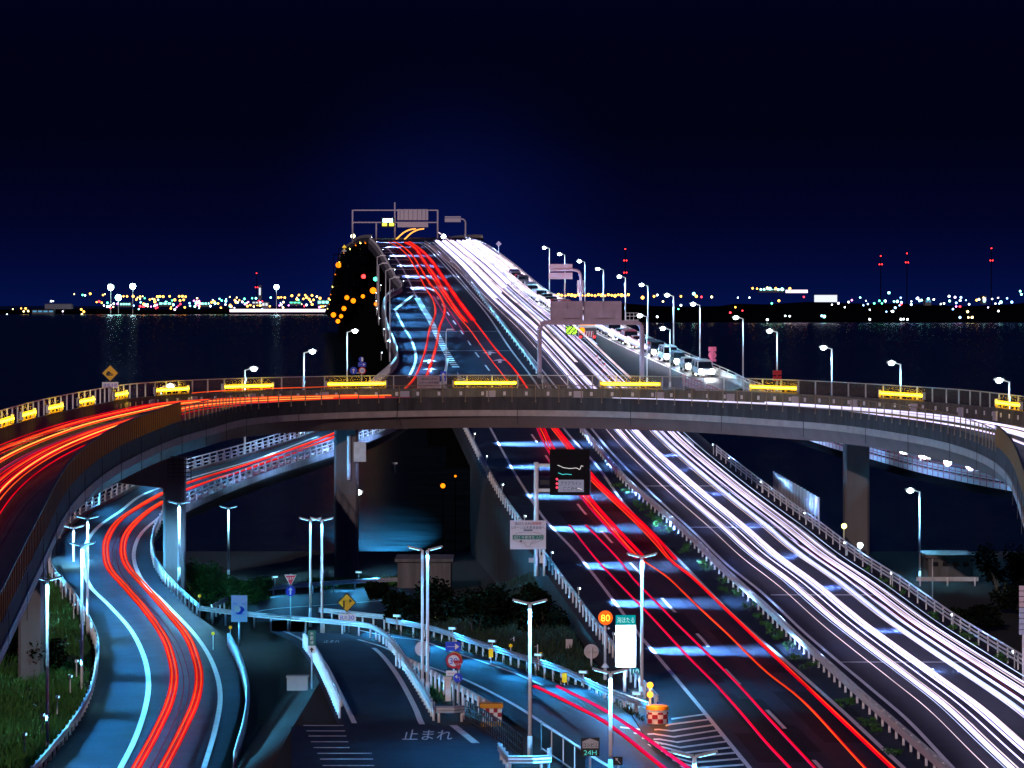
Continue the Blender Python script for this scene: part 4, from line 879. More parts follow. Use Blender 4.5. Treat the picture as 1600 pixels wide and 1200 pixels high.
t_post('lamp pole close in front of the brightly lit left pier', 'lamp poles on the left bank', px(280, 905, 262), zrow(786, 262), 5200, (.22, .66, 1.0), cone=175)
# low lamps fixed on the guard rails: they throw the bars of light across the road
def rail_lamp(label, group, p, aim, power, color, length_=2.4, spread=100, lens=True):
    root = thing('rail_lamp', label, 'rail lamp', p, group); a = Vector(aim).normalized(); c = Vector((a.x, a.y, 0)).normalized() if abs(a.z) < .9 else Vector((1, 0, 0)); an = math.atan2(c.y, c.x)
    M = Matrix.Rotation(an, 3, 'Z'); m = MB(); m.box(c*-.06, (.14, .5, .16), rot=M); m.box(c*-.06+Vector((0, 0, -.5)), (.06, .06, .8)); m.build('housing', STEEL, root)
    m = MB(); m.box(c*.03, (.03, .4, .09), rot=M); m.build('lens', RAILL if lens else RAILD, root)
    d = bpy.data.lights.new('lamp_light', 'AREA'); d.shape = 'RECTANGLE'; d.size = length_; d.size_y = .12; d.energy = power; d.color = color; d.spread = R(spread)
    o = bpy.data.objects.new('lamp_light', d); COL.objects.link(o); o.parent = root; o.location = c*.12; o.rotation_euler = a.to_track_quat('-Z', 'Y').to_euler()
RAILD = emis('rail_lens_dim', (.3, .7, 1.0), 1.5)
G1 = 'low lamps on the left rail of the mainline'
for k, row in enumerate((693, 733, 774, 826, 882, 945, 1018)):
    p = min(LR, key=lambda q: abs(toscr(q)[1]-row))+Vector((.35, 0, 1.0)); rail_lamp('low rail lamp on the left side of the mainline, number %s from the overpass' % ('one', 'two', 'three', 'four', 'five', 'six', 'seven')[k], G1, p, (1, .05, -.15), 3900, BLUEW, 3.2, 42)
G2 = 'low lamps on the right barrier'
for k, row in enumerate((693, 733, 770, 822, 868, 920, 985, 1050)):
    p = min(GRP, key=lambda q: abs(toscr(q)[1]-row))+Vector((-.3, 0, 1.0)); rail_lamp('low rail lamp on the right barrier, number %s from the overpass' % ('one', 'two', 'three', 'four', 'five', 'six', 'seven', 'eight')[k], G2, p, (-1, .05, -.17), 2600, (.25, .45, 1.0), 1.8, 32)
for k, row in enumerate((468, 480, 493, 507, 522, 540, 560, 580)):
    p = min(ML, key=lambda q: abs(toscr(q)[1]-row)+(20 if q.y > 640 else 0))+Vector((-1.2, 0, 2.1)); rail_lamp('low lamp on the railing of the merging lane, number %s from the far end' % ('one', 'two', 'three', 'four', 'five', 'six', 'seven', 'eight')[k], 'low lamps along the merging lane', p, (1, .0, -.16), 4600, (.12, .56, .95), 12, 90)
for k, yy in enumerate((186, 194, 203, 212, 221, 230, 239, 248, 257, 266, 275, 284, 296, 309)):
    c = [p for p in SL if abs(p.y-yy) < 1.2] or [min(SL, key=lambda p: abs(p.y-yy))]; p = c[0]+Vector((-.9, 0, 1.6)); rail_lamp('low lamp on the left rail of the S-shaped road, number %s from the bottom' % ('one', 'two', 'three', 'four', 'five', 'six', 'seven', 'eight', 'nine', 'ten', 'eleven', 'twelve', 'thirteen', 'fourteen')[k], 'low lamps along the S-shaped road', p, (1, .0, -.18), 1250, (.07, .49, .92), 7, 80, False)
for k, y in enumerate((335, 350, 368, 388)):
    p = min(SL, key=lambda p: abs(p.y-y))+Vector((.3, 0, 1.0)); rail_lamp('low lamp on the far railing of the slip road, number %s from the left' % ('one', 'two', 'three', 'four')[k], 'low lamps along the slip road', p, (1, -.1, -.35), 700, (.16, .58, 1.0), 5, 60, False)
for k, yy in enumerate((610, 650, 695, 745, 800, 860)):
    p = min(ML, key=lambda q: abs(q.y-yy))+Vector((.4, 0, 1.2)); rail_lamp('low lamp on the left parapet of the climb, number %s from the merging lane' % ('one', 'two', 'three', 'four', 'five', 'six')[k], 'low lamps along the climb', p, (1, 0, -.12), 16000, (.35, .55, 1.0), 8, 80)
p = Vector((-10.9, 357, 5.2)); rail_lamp('floodlight under the slip road railing added to light the water', 'floodlights over the water', p, (-3.5, 93, -11), 1, (.10, .55, 1.0), .3, 30, False)
light('SPOT', next(o for o in COL.objects if o.get('label', '').startswith('floodlight under')), (0, .3, 0), 17000000, (.12, .55, 1.0), .1, (-3.4, 66, -11.0), 11.0, .9)  # unseen floodlight, added for the bright patch of water
jr = smooth(Jl([(605, 985), (670, 997), (735, 1018), (800, 1040), (875, 1064), (950, 1100), (1014, 1124)]), 1)
for k in range(6):
    p = at_s(jr, 2+k*(length(jr)-4)/5)[0]+Vector((-.1, -.3, 1.1)); rail_lamp('low lamp on the upper rail of the exit road, number %s from the left' % ('one', 'two', 'three', 'four', 'five', 'six')[k], 'low lamps along the exit road', p, (-.55, -1, -.35), 170, (.03, .40, 1.0), 4, 120, False)
for k, y in enumerate((278, 292)):
    p = ZJ.hit(430+k*130, 926-k*8)+Vector((0, 0, 1.2)); rail_lamp(('left', 'right')[k]+' low lamp on the rail of the return road', 'low lamps along the return road', p, (.6 if k == 0 else -.3, -1, -.3), 300, (.08, .5, 1.0), 4, 130, False)

# ================================================================== VEHICLES
CARPAINT = [mat('car_paint_'+n, c, .28, .25, spec=.6) for n, c in (('white', (.7, .7, .72)), ('silver', (.4, .41, .43)), ('black', (.015, .015, .018)), ('blue', (.03, .06, .2)), ('red', (.3, .015, .02)), ('grey', (.12, .12, .13)))]
GLASS = mat('car_glass', (.01, .012, .015), .05, spec=.8); TYRE = mat('tyre', (.012, .012, .012), .8); RIM = mat('rim', (.4, .4, .42), .3, .8)
HL = emis('car_headlamp', (1.0, .95, .92), 45.0); HLB = emis('car_headlamp_blue', (.75, .85, 1.0), 45.0); TL = emis('car_taillamp', (1.0, .01, .01), 9.0)
def car_meshes(L=4.3, Wd=1.72, H=1.5, van=False):
    """side outline swept over the width with a tumblehome: x is forward"""
    if van: low = [(-L/2, .35), (-L/2-.02, .95), (-L/2+.05, 1.0), (L/2-.75, 1.02), (L/2-.1, .92), (L/2, .7), (L/2, .32)]; cab = [(-L/2+.03, 1.0), (-L/2+.16, H-.08), (-L/2+.5, H), (L/2-1.5, H), (L/2-1.1, H-.06), (L/2-.45, 1.0)]
    else: low = [(-L/2, .35), (-L/2-.02, .75), (-L/2+.1, .93), (L/2-1.25, .95), (L/2-.25, .78), (L/2, .6), (L/2, .3)]; cab = [(-L/2+.2, .92), (-L/2+.75, H-.06), (-L/2+1.3, H), (L/2-2.0, H-.03), (L/2-1.15, .93)]
    def ext_(m, poly, w0, w1):
        zs = [p[1] for p in poly]; z0, z1 = min(zs), max(zs); n = len(poly)
        wf = lambda z: (w0+(w1-w0)*(z-z0)/(z1-z0))/2
        vs = [(x, -wf(z), z) for x, z in poly]+[(x, wf(z), z) for x, z in poly]
        m.add(vs, [list(range(n)), list(range(n, 2*n))[::-1]]+[[k, (k+1) % n, n+(k+1) % n, n+k] for k in range(n)])
    b = MB(); ext_(b, low, Wd, Wd-.06)
    roof = [(x, z) for x, z in cab]; r = MB(); zt = max(z for x, z in cab)
    ext_(b, [(cab[1][0]+.05, zt-.12)]+[(x, z) for x, z in cab[1:-1]]+[(cab[-2][0]+.05, zt-.12)], Wd-.22, Wd-.36)
    for i in (0.02, .5, .97):
        x = cab[1][0]+(cab[-2][0]-cab[1][0])*i
        for sd_ in (-1, 1): b.beam((x+(-.12 if i < .1 else .2 if i > .9 else 0), sd_*(Wd/2-.05), .92), (x, sd_*(Wd/2-.15), zt-.06), .09, .05)
    g = MB(); ext_(g, [(cab[0][0]+.03, .9)]+[(x, z-.05) for x, z in cab[1:-1]]+[(cab[-1][0]-.03, .9)], Wd-.14, Wd-.32)
    w = MB(); w.cyl((0, -.1, 0), (0, .1, 0), .31, n=16); rm = MB(); rm.cyl((0, -.115, 0), (0, .115, 0), .18, n=12)
    hl = MB(); hl.sphere((0, 0, 0), .29, 10, 7); tl_ = MB(); tl_.box((0, 0, 0), (.06, .24, .22)); pl = MB(); pl.box((0, 0, 0), (.02, .34, .17))
    return dict(body=b.mesh('body', CARPAINT[0]), glass=g.mesh('window', GLASS), wheel=w.mesh('tyre', TYRE), rim=rm.mesh('rim', RIM), hl=hl.mesh('headlight', HL), hlb=hl.mesh('headlight', HLB), tl=tl_.mesh('tail_light', TL), plate=pl.mesh('number_plate', WHT), L=L, W=Wd)
KIND = [car_meshes(), car_meshes(4.6, 1.78, 1.82, True), car_meshes(3.4, 1.48, 1.68, True)]
def car(label, group, p, yaw, k, paint, lamps=True, blue=False, tails=True, pitch=0):
    d = KIND[k]; root = thing('car', label, 'car', p, group); root.rotation_euler = (0, pitch, yaw)
    o = inst('body', d['body'], root, (0, 0, 0)); o.material_slots[0].link = 'OBJECT'; o.material_slots[0].material = paint
    inst('window', d['glass'], root, (0, 0, 0))
    for sx in (-1, 1):
        for sy in (-1, 1):
            w = inst('wheel', d['wheel'], root, (sx*(d['L']/2-.78), sy*(d['W']/2-.1), .31)); inst('rim', d['rim'], w, (0, 0, 0))
    for sy in (-1, 1):
        if lamps: inst('headlight', d['hlb' if blue else 'hl'], root, (d['L']/2+.0, sy*(d['W']/2-.26), .66))
        if tails: inst('tail_light', d['tl'], root, (-d['L']/2-.0, sy*(d['W']/2-.18), .78))
    if lamps: light('SPOT', root, (d['L']/2+.3, 0, .7), 2600, (1, .95, .95), .1, (1, 0, -.10), 70, .8)
    inst('number_plate', d['plate'], root, (d['L']/2+.03, 0, .45))
    return root
QP = list(reversed(onz(part_y(off(DR, -2.0), 428, 640), ZM)))                 # towards the camera
QP2 = [p for p in smooth([q+(i-q).normalized()*2.6 for q, i in zip(QO, QI)], 2)]
for p in QP2: p.z = ZQ(p.y)
GQ = 'cars waiting nose to tail with dazzling headlights on the right of the bridge'
s = 2; k = 0
while s < length(QP)-1:
    p, t = at_s(QP, s); first = s+7.0 >= length(QP)-1
    car('waiting car at the front of the queue just above the overpass' if first else 'waiting car in the bridge queue, nose to the camera behind dazzling headlights', GQ, p+Vector((rnd.uniform(-.25, .25), 0, .02)), math.atan2(t.y, t.x), rnd.choice((0, 0, 1, 1, 2)), rnd.choice(CARPAINT), True, rnd.random() < .3, True, -math.asin(t.z)); s += 6.6+rnd.uniform(-.4, 1.0); k += 1
s = 4; n = 0
while s < length(QP2)-6:
    p, t = at_s(QP2, s); s += 7.2+rnd.uniform(-.6, 1.2)
    X = toscr(p)[0]
    if p.y > 360: continue
    n += 1; cl = ['white', 'silver', 'black', 'blue', 'red', 'grey'][n % 6]
    car('car queueing on the right-hand ramp behind the overpass, %s from the pier' % (('first', 'second', 'third', 'fourth', 'fifth', 'sixth', 'seventh', 'eighth', 'ninth', 'tenth', 'eleventh', 'twelfth', 'thirteenth')[min(n-1, 12)]), 'cars queueing on the right-hand ramp', p+Vector((0, 0, .02)), math.atan2(t.y, t.x), (1, 0, 2, 1)[n % 4], CARPAINT[n % 6], True, n % 3 == 0, True)
for d, lab in ((-.9, 'blazing white streak of the creeping queue, inner'), (-2.0, 'blazing white streak of the creeping queue, middle'), (-3.0, 'blazing white streak of the creeping queue, outer')):  # thick streaks also stand in for the glare of the queue's headlights
    P = onz(part_y(off(DR, d), 462, 720), ZM, .95); streak('headlight_streak', lab, 'white streaks of the creeping queue', P, [(0, 0, .22, HEADW), (.4, .1, .14, HEADP), (-.4, -.1, .10, HEADB)])
# road works lorry and arrow board ahead of it
b = ZM.hit(918, 537); root = thing('work_lorry', 'road works lorry with orange light bars and striped tailboard beside the cones', 'lorry', b); zz = Vector((0, 0, 0))
m = MB(); m.box((0, 1.6, 1.35), (2.2, 4.2, 1.3)); m.build('cargo_box', CARPAINT[5], root)
m = MB(); m.add([(-1.05, 3.9, .6), (1.05, 3.9, .6), (1.05, 3.9, 2.4), (-1.05, 3.9, 2.4), (-1.05, 5.6, .6), (1.05, 5.6, .6), (1.0, 5.1, 2.4), (-1.0, 5.1, 2.4)], [[0, 1, 2, 3], [7, 6, 5, 4], [0, 4, 5, 1], [1, 5, 6, 2], [2, 6, 7, 3], [3, 7, 4, 0]]); m.build('cab', CARPAINT[0], root)
for sx in (-1, 1):
    for yy in (.4, 4.6):
        w = inst('wheel', KIND[0]['wheel'], root, (sx*.95, yy, .36), math.pi/2, (1.15,)*3); inst('rim', KIND[0]['rim'], w, (0, 0, 0))
    m = MB(); m.box((sx*.85, -.53, .85), (.3, .05, .2)); m.build('tail_light', TL, root)
m = MB(); m.box((0, 0, 2.55), (2.0, .3, .42)); m.build('light_bar', emis('orange_bar', (1, .32, .01), 3.0), root)
m = MB(); m.box((0, -.56, 1.2), (1.5, .05, .75)); q = m.build('tailboard', WHT, root)
for i in range(5):
    m = MB(); m.poly((-.6+i*.3, -.6, .85), [(-.1, 0), (.05, 0), (.15, .7), (0, .7)], .02); m.build('stripe', RED, q)
b = ZM.hit(893, 540); root = thing('arrow_board', 'green lit dot board standing left of the road works lorry', 'light board', b)
m = MB(); m.box((0, 0, 1.9), (1.5, .12, 1.1)); m.box((-.55, 0, .7), (.07, .07, 1.4)); m.box((.55, 0, .7), (.07, .07, 1.4)); m.build('board', BLK, root)
m = MB()
for i in range(9):
    for j in range(6):
        if (i*7+j*5) % 4: m.box((-.6+i*.15, -.08, 1.48+j*.165), (.085, .03, .085))
m.build('dots', emis('green_dots', (.45, 1, .05), 4.0), root)
m = MB(); m.sphere((1.3, 0, 1.9), .38, 10, 7); m.build('beacon', AMBER, root); m = MB(); m.beam((1.3, 0, 0), (1.3, 0, 1.6), .07, .07); m.build('pole', DARK, root)
cone_m = MB(); cone_m.cyl((0, 0, .04), (0, 0, .75), .17, .035, 12); cone_m.box((0, 0, .02), (.42, .42, .05)); cme = cone_m.mesh('cone', mat('cone_red', (.6, .06, .04), .5)); bnd = MB(); bnd.cyl((0, 0, .32), (0, 0, .52), .118, .082, 12); bme2 = bnd.mesh('band', WHT)
for k, (x, y) in enumerate(((933, 567), (939, 573), (945, 580))):
    root = thing('traffic_cone', ('farthest', 'middle', 'nearest')[k]+' of three cones on the empty gore', 'cone', ZM.hit(x, y), 'cones on the gore'); inst('cone', cme, root, (0, 0, 0), 0, (1.3,)*3); inst('band', bme2, root, (0, 0, 0), 0, (1.3,)*3)

# ================================================================== SIGNS
class Sg:
    """a sign on its post: base point, metres per photo pixel, boards placed in front of the post"""
    def __init__(s, name, label, cat, b, row, col, group=None):
        s.b = b; s.k = b.y/F; s.row = row; s.col = col; s.o = thing(name, label, cat, b, group); s.n = 0
    def p(s, x, y, d=0): return Vector(((x-s.col)*s.k, -d, (s.row-y)*s.k))
    def post(s, x, y0, y1=None, r=.05, m=None, name='post'):
        g = MB(); g.cyl(s.p(x, (y1 or s.row)), s.p(x, y0), r, n=8); return g.build(name, m or STEEL, s.o, smooth_=True)
    def rect(s, x0, x1, y0, y1, m, d=.1, t=.04, name='board', par=None):
        g = MB(); c = s.p((x0+x1)/2, (y0+y1)/2, d); g.box(c, ((x1-x0)*s.k, t, (y1-y0)*s.k)); return g.build(name, m, par or s.o)
    def disc(s, x, y, r, m, d=.1, t=.03, name='disc', par=None):
        g = MB(); g.disc(s.p(x, y, d), r*s.k, 28, t); return g.build(name, m, par or s.o)
    def poly(s, pts, m, d=.1, t=.03, name='board', par=None):
        g = MB(); P = [s.p(x, y, d) for x, y in pts]; g.poly((0, P[0].y, 0), [(q.x, q.z) for q in P], t); return g.build(name, m, par or s.o)
    def txt(s, body, x0, x1, y0, y1, m, d=.14, par=None): return text(body, (x1-x0)*s.k, (y1-y0)*s.k, s.p((x0+x1)/2, (y0+y1)/2, d), m, par or s.o)
    def line(s, pts, w, m, d=.14, name='line', par=None):
        g = MB(); P = [s.p(x, y, d) for x, y in pts]
        for i in range(len(P)-1): g.beam(P[i], P[i+1], w*s.k, .015) if abs((P[i+1]-P[i]).normalized().z) < .999 else g.box((P[i]+P[i+1])/2, (w*s.k, .015, (P[i+1]-P[i]).length))
        return g.build(name, m, par or s.o)
# 1 slope warning on the overpass
b = on_col(OO, 172)+Vector((0, .15, 1.0)); g = Sg('warning_sign', 'yellow diamond slope sign over a white plate above the overpass at the left', 'road sign', b, toscr(b)[1], 172, 'yellow diamond signs')
g.post(173, 600, r=.05); q = g.poly([(172, 570), (185, 583), (172, 596), (159, 583)], BLK, .08); g.poly([(172, 571), (184, 583), (172, 595), (160, 583)], YEL, .11, .02, 'face', q)
g.poly([(166, 587), (178, 587), (172, 585.5), (166, 582)], BLK, .14, .02, 'symbol', q); g.poly([(167, 582), (168.5, 579.5), (172, 581), (173, 583), (177, 585), (176, 586), (167, 583.2)], BLK, .14, .02, 'symbol', q)
q = g.rect(159.5, 184.5, 597, 606, WHT, .1, .03, 'plate'); g.txt('速度注意', 161, 183, 599, 604.5, BLU, .13, q)
# 2 variable message board on a cantilever pole
Yb = ZM.hit(880, 893).y; b = Vector(((838-800)/F*Yb, Yb, zrow(893, Yb))); g = Sg('message_board', 'dark electronic message board with a lit map and lower panel on a cantilever pole', 'message board', b, 893, 838)
g.post(838, 722, 900, .17, WSTEEL, 'pole'); m = MB(); m.beam(g.p(838, 727), g.p(862, 727), .22, .22); m.beam(g.p(838, 766), g.p(862, 766), .22, .22); m.build('arm', WSTEEL, g.o)
q = g.rect(859, 921, 702, 773, mat('board_black', (.012, .010, .012), .85, spec=.05), .25, .7, 'cabinet'); DIM = emis('dim_panel', (.30, .29, .42), .55); WL = emis('white_dots', (1, .95, .95), 1.6); TLd = emis('teal_dots', (.1, .9, .9), 1.6); RLd = emis('red_dots', (1, .05, .1), 1.6)
g.line([(871, 726), (880, 730), (890, 731.5), (900, 730.5), (906, 733), (908, 727), (911, 728)], .9, WL, .63, 'lit_line', q); g.line([(872, 738), (879, 741), (884, 740), (893, 741)], .9, TLd, .63, 'lit_line', q)
pq = g.rect(872, 912, 749, 768, DIM, .63, .03, 'panel', q); g.txt('アクアライン', 876, 908, 751.5, 757, BLK, .66, pq); g.txt('ここから', 880, 903, 760, 765.5, BLK, .66, pq); g.line([(902, 762), (909, 764)], .8, WL, .66, 'lit_line', pq)
for yy in (748, 755, 761): g.disc(870, yy, 1.8, RLd, .64, .02, 'red_dot', q)
g.rect(921, 923, 733, 769, WSTEEL, .3, .1, 'side_strip', q); g.rect(844, 858, 750, 757, DARK, .1, .2, 'box')
# 3 white U-turn guide board
Yb -= 4; b = Vector(((846-800)/F*Yb, Yb, zrow(897, Yb))); g = Sg('guide_board', 'white guide board with black loop diagram and green strip below the message board', 'road sign', b, 897, 846)
for x in (838, 850): g.post(x, 858, 900, .09, WSTEEL)
q = g.rect(797, 853, 813, 858, mat('board_white', (.74, .70, .78), .5), .15, .06); TX = mat('letter_navy', (.01, .05, .15), .5)
g.txt('海ほたるPA', 804, 831, 815.3, 820.3, TX, .2, q); g.txt('閉鎖時', 832, 846, 815.3, 820.3, RED, .2, q); g.txt('Uターンは木更津金田へ', 799, 851, 821.5, 826.5, TX, .2, q)
g.rect(818, 832, 827.2, 829, TX, .2, .02, 'letter_strip', q); arc = [(801+25*(1-math.cos(a))*.98, 839-8.2*math.sin(a)) for a in [math.pi*k/14 for k in range(15)]]; g.line(arc, .9, BLK, .2, 'loop_line', q)
gs = g.rect(801, 849, 836, 842.5, GRN, .2, .02, 'green_strip', q); g.txt('出口 木更津北 入口', 803, 847, 837, 841.5, WHT, .23, gs)
g.line([(801, 843), (821, 850), (822, 854), (828, 854), (829, 850), (849, 843)], .8, BLK, .2, 'loop_line', q); g.line([(823, 848), (817, 845.5), (812, 845)], 1.4, BLK, .2, 'arrow', q); g.line([(838, 844), (832, 846), (828, 849)], 1.4, BLK, .2, 'arrow', q); g.poly([(811, 845), (815.5, 843.2), (815, 847)], BLK, .2, .02, 'arrow', q); g.rect(843, 851, 868, 880, WSTEEL, -.2, .3, 'control_box'); g.rect(826, 834, 872, 879, STEEL, -.2, .3, 'control_box')
# 4 stop sign + blue disc
b = ZJ.hit(454, 984); g = Sg('stop_sign', 'red inverted triangle stop sign above a blue disc with white arrow', 'road sign', b, 984, 454)
g.post(454, 897, r=.04); q = g.poly([(444.5, 898), (463.5, 898), (454, 916)], WHT, .08); g.poly([(446, 899), (462, 899), (454, 914)], RED, .11, .02, 'face', q); g.txt('止まれ', 448.5, 459.5, 901, 905.5, WHT, .14, q)
q = g.disc(454, 923.5, 7.8, BLU, .1); g.line([(454, 929), (454, 921)], 2.2, WHT, .13, 'arrow', q); g.poly([(450.5, 922), (457.5, 922), (454, 917.5)], WHT, .13, .02, 'arrow', q)
# 5 bend warning
b = ZJ.hit(542, 988); g = Sg('warning_sign', 'yellow diamond right-bend sign with R=30 plate above the long guard rail', 'road sign', b, 988, 543, 'yellow diamond signs')
for x in (539.5, 546): g.post(x, 955, r=.04)
q = g.poly([(543, 926.5), (557.5, 941.5), (543, 956.5), (528.5, 941.5)], BLK, .08); g.poly([(543, 928), (556, 941.5), (543, 955), (530, 941.5)], YEL, .11, .02, 'face', q)
g.line([(538.5, 949.5), (538.5, 938)], 2.6, BLK, .14, 'arrow', q); g.line([(537.3, 938.7), (548, 938.7)], 2.6, BLK, .14, 'arrow', q); g.poly([(547, 935.5), (551.5, 938.7), (547, 942)], BLK, .14, .02, 'arrow', q)
q = g.rect(530, 557.5, 959.5, 970, WHT, .1, .03, 'plate'); g.txt('R=30', 533, 554.5, 961.5, 968, BLU, .13, q)
# 6 white board with a blue swirl
b = ZJ.hit(374, 1010); g = Sg('picture_sign', 'white board with a blue and white swirl emblem beside the green bushes', 'sign', b, 1010, 374)
g.post(374, 950, r=.06); q = g.rect(361.5, 386.5, 930, 971.5, mat('board_lilac', (.66, .66, .82), .5), .1, .05)
g.poly([(374+8.5*math.cos(a)*(1 if a < 3.4 else .75), 953.5-6.5*math.sin(a)) for a in [math.pi*2*k/22 for k in range(22)]], BLU, .14, .02, 'emblem', q); g.disc(371, 951.5, 5.2, WHT, .16, .02, 'emblem', q); g.line([(366, 959.5), (382, 959.5)], 1.3, BLU, .16, 'emblem', q)
for pts in ([(364, 945), (366.5, 941), (369, 945), (371, 941.5)], [(378, 944), (380, 941.5), (382, 944.5), (383.5, 941.5)]): g.line(pts, .8, BLU, .16, 'emblem', q)
# 7 green direction post
b = ZJ.hit(487, 1076); g = Sg('direction_sign', 'narrow green direction sign with a white arrow plate on a thin post', 'road sign', b, 1076, 487.5)
g.post(487.5, 990, r=.04); q = g.rect(482, 493.5, 985, 1008.5, GRN, .1, .03)
for i, ch in enumerate('木更津'): g.txt(ch, 484.8, 490.7, 987+i*7, 992.6+i*7, WHT, .13, q)
q = g.rect(482, 493.5, 1009, 1021, WHT, .1, .03, 'plate'); g.line([(487.7, 1019), (487.7, 1014)], 2.2, BLK, .13, 'arrow', q); g.poly([(484, 1015.5), (491.4, 1015.5), (487.7, 1011)], BLK, .13, .02, 'arrow', q)
# 8 cluster at the island
b = ZJ.hit(709, 1104); g = Sg('speed_sign', 'red ring 30 sign under a blue arrow plate at the grass island', 'road sign', b, 1104, 709, 'speed limit signs')
g.post(709, 998, r=.05); q = g.rect(696, 719.5, 1002.5, 1017, BLU, .1, .03, 'arrow_plate'); g.line([(698.5, 1010), (712, 1010)], 4, WHT, .13, 'arrow', q); g.poly([(711, 1005), (717.5, 1010), (711, 1015)], WHT, .13, .02, 'arrow', q)
g.disc(710, 1030.5, 12, ORG, .06, .02, 'backing_disc'); q = g.disc(709, 1032, 12.5, RED, .1); g.disc(709, 1032, 8.8, WHT, .13, .02, 'face', q); g.txt('30', 702.5, 715, 1027.5, 1037, BLU, .16, q)
q = g.rect(697, 714, 1047.5, 1055.5, WHT, .1, .03, 'plate'); g.line([(700, 1051.5), (712, 1051.5)], 2, RED, .13, 'bar', q)
b = ZJ.hit(717, 1112); g = Sg('stop_sign', 'dark red stop triangle over a blue disc with a left-bending arrow', 'road sign', b, 1112, 717)
g.post(717, 1030, r=.04); q = g.poly([(707.5, 1031), (724, 1031), (717, 1048)], RED, .3); g.txt('止まれ', 711, 722, 1034.5, 1038.5, WHT, .33, q)
q = g.disc(715.5, 1058, 7.3, BLU, .3); g.line([(718.5, 1062), (718, 1057.5), (714, 1056.5)], 2, WHT, .34, 'arrow', q); g.poly([(714.5, 1053.3), (714.5, 1059.3), (710.5, 1056.3)], WHT, .34, .02, 'arrow', q)
b = ZJ.hit(700, 1095); g = Sg('control_cabinet', 'white roofed control cabinet at the foot of the 30 sign', 'cabinet', b, 1095, 700); g.rect(696, 704.5, 1061, 1095, WSTEEL, 0, .4, 'body'); g.rect(694, 706, 1057, 1061, WSTEEL, 0, .55, 'roof')
b = ZJ.hit(660, 1062); g = Sg('road_sign', 'grey round sign seen from behind the twin poles', 'road sign', b, 1062, 660, 'round signs seen from behind'); g.post(660, 1005, r=.04); g.disc(660, 1014, 12, BOARDB, -.05)
# 9-11 lit speed sign, white board, kilometre plate
b = ZM.hit(946, 1042)-Vector((1.4, 0, 0)); b = px(946, 1042, 205); g = Sg('speed_sign', 'lit round speed sign showing 80 in glowing yellow on orange', 'road sign', b, 1042, 946, 'speed limit signs')
g.post(945.5, 975, r=.07, m=WSTEEL); m = MB(); m.cyl(g.p(945.5, 1062), g.p(945.5, 1042), .09, n=10); m.cyl(g.p(945.5, 1043), g.p(945.5, 1036), .22, .07, 10); m.build('foot', WSTEEL, g.o)
q = g.disc(946, 965, 11.8, DARK, .1, .2, 'housing'); g.disc(946, 965, 11.2, emis('orange_face', (1, .11, .01), 1.35), .13, .03, 'face', q); g.txt('80', 939, 953, 960, 970.5, emis('yellow_digits', (1, .72, .05), 2.2), .17, q)
q = g.line([(941, 981.5), (951, 981.5)], 1.0, WHT, .1, 'arrow'); g.poly([(939, 981.5), (942.5, 979), (942.5, 984)], WHT, .1, .02, 'arrow'); g.poly([(953.5, 981.5), (950, 979), (950, 984)], WHT, .1, .02, 'arrow')
b = px(977, 1090, 198); g = Sg('guide_board', 'dazzling white lit board under a teal nameplate in the gore', 'road sign', b, 1090, 978); g.post(977, 1040, r=.09, m=WSTEEL)
q = g.rect(963, 994, 961, 975.5, emis('teal_plate', (.0, .30, .34), .9), .12, .12, 'nameplate'); g.txt('海ほたる', 965, 992, 963.5, 973, emis('plate_letters', (.45, .9, .85), .9), .2, q)
q = g.rect(962.5, 994.5, 976, 1042, WSTEEL, .12, .3, 'cabinet'); g.rect(964, 993, 977, 1041, emis('white_board', (.86, 1.0, 1.0), 7.0), .3, .04, 'face', q); light('POINT', g.o, tuple(g.p(978, 1010, 1.2)), 500, (.4, .7, 1.0), .6)
b = px(993, 1078, 200); g = Sg('kilometre_plate', 'small green kilometre plate with white number 10', 'road sign', b, 1078, 992); g.post(992, 1045, r=.03); q = g.rect(985, 999.5, 1043.5, 1054, GRN, .1, .03); g.txt('10', 988, 997, 1045.5, 1052, emis('lit_digits', (.7, 1, 1), .8), .14, q)
# 12 small boards on the slope
b = px(889, 1034, 226); g = Sg('notice_board', 'small pale blank board on the dark grass slope', 'sign', b, 1034, 889); g.post(889, 1015, r=.06, m=WSTEEL); g.rect(884, 894.5, 998.5, 1019.5, BOARDB, .1)
b = px(924, 1066, 214); g = Sg('road_sign', 'grey round sign back left of the lit 80 sign', 'road sign', b, 1066, 924, 'round signs seen from behind'); g.post(924, 1010, r=.05, m=WSTEEL); g.disc(924, 1018, 11.5, BOARDB, -.05); g.line([(915, 1018), (933, 1018)], 1, STEEL, .05, 'brace')
for x, t_, br, lb in ((803, 995, 1017, 'left'), (840, 1007, 1046, 'right')):
    b = ZJ.hit(x, br); g = Sg('marker_post', lb+' one of two small white marker posts on the slope', 'marker post', b, br, x, 'white marker posts'); g.post(x, t_, r=.03, m=WSTEEL); g.line([(x-6, t_+4), (x, t_+2)], 1.2, WSTEEL, 0, 'arm')
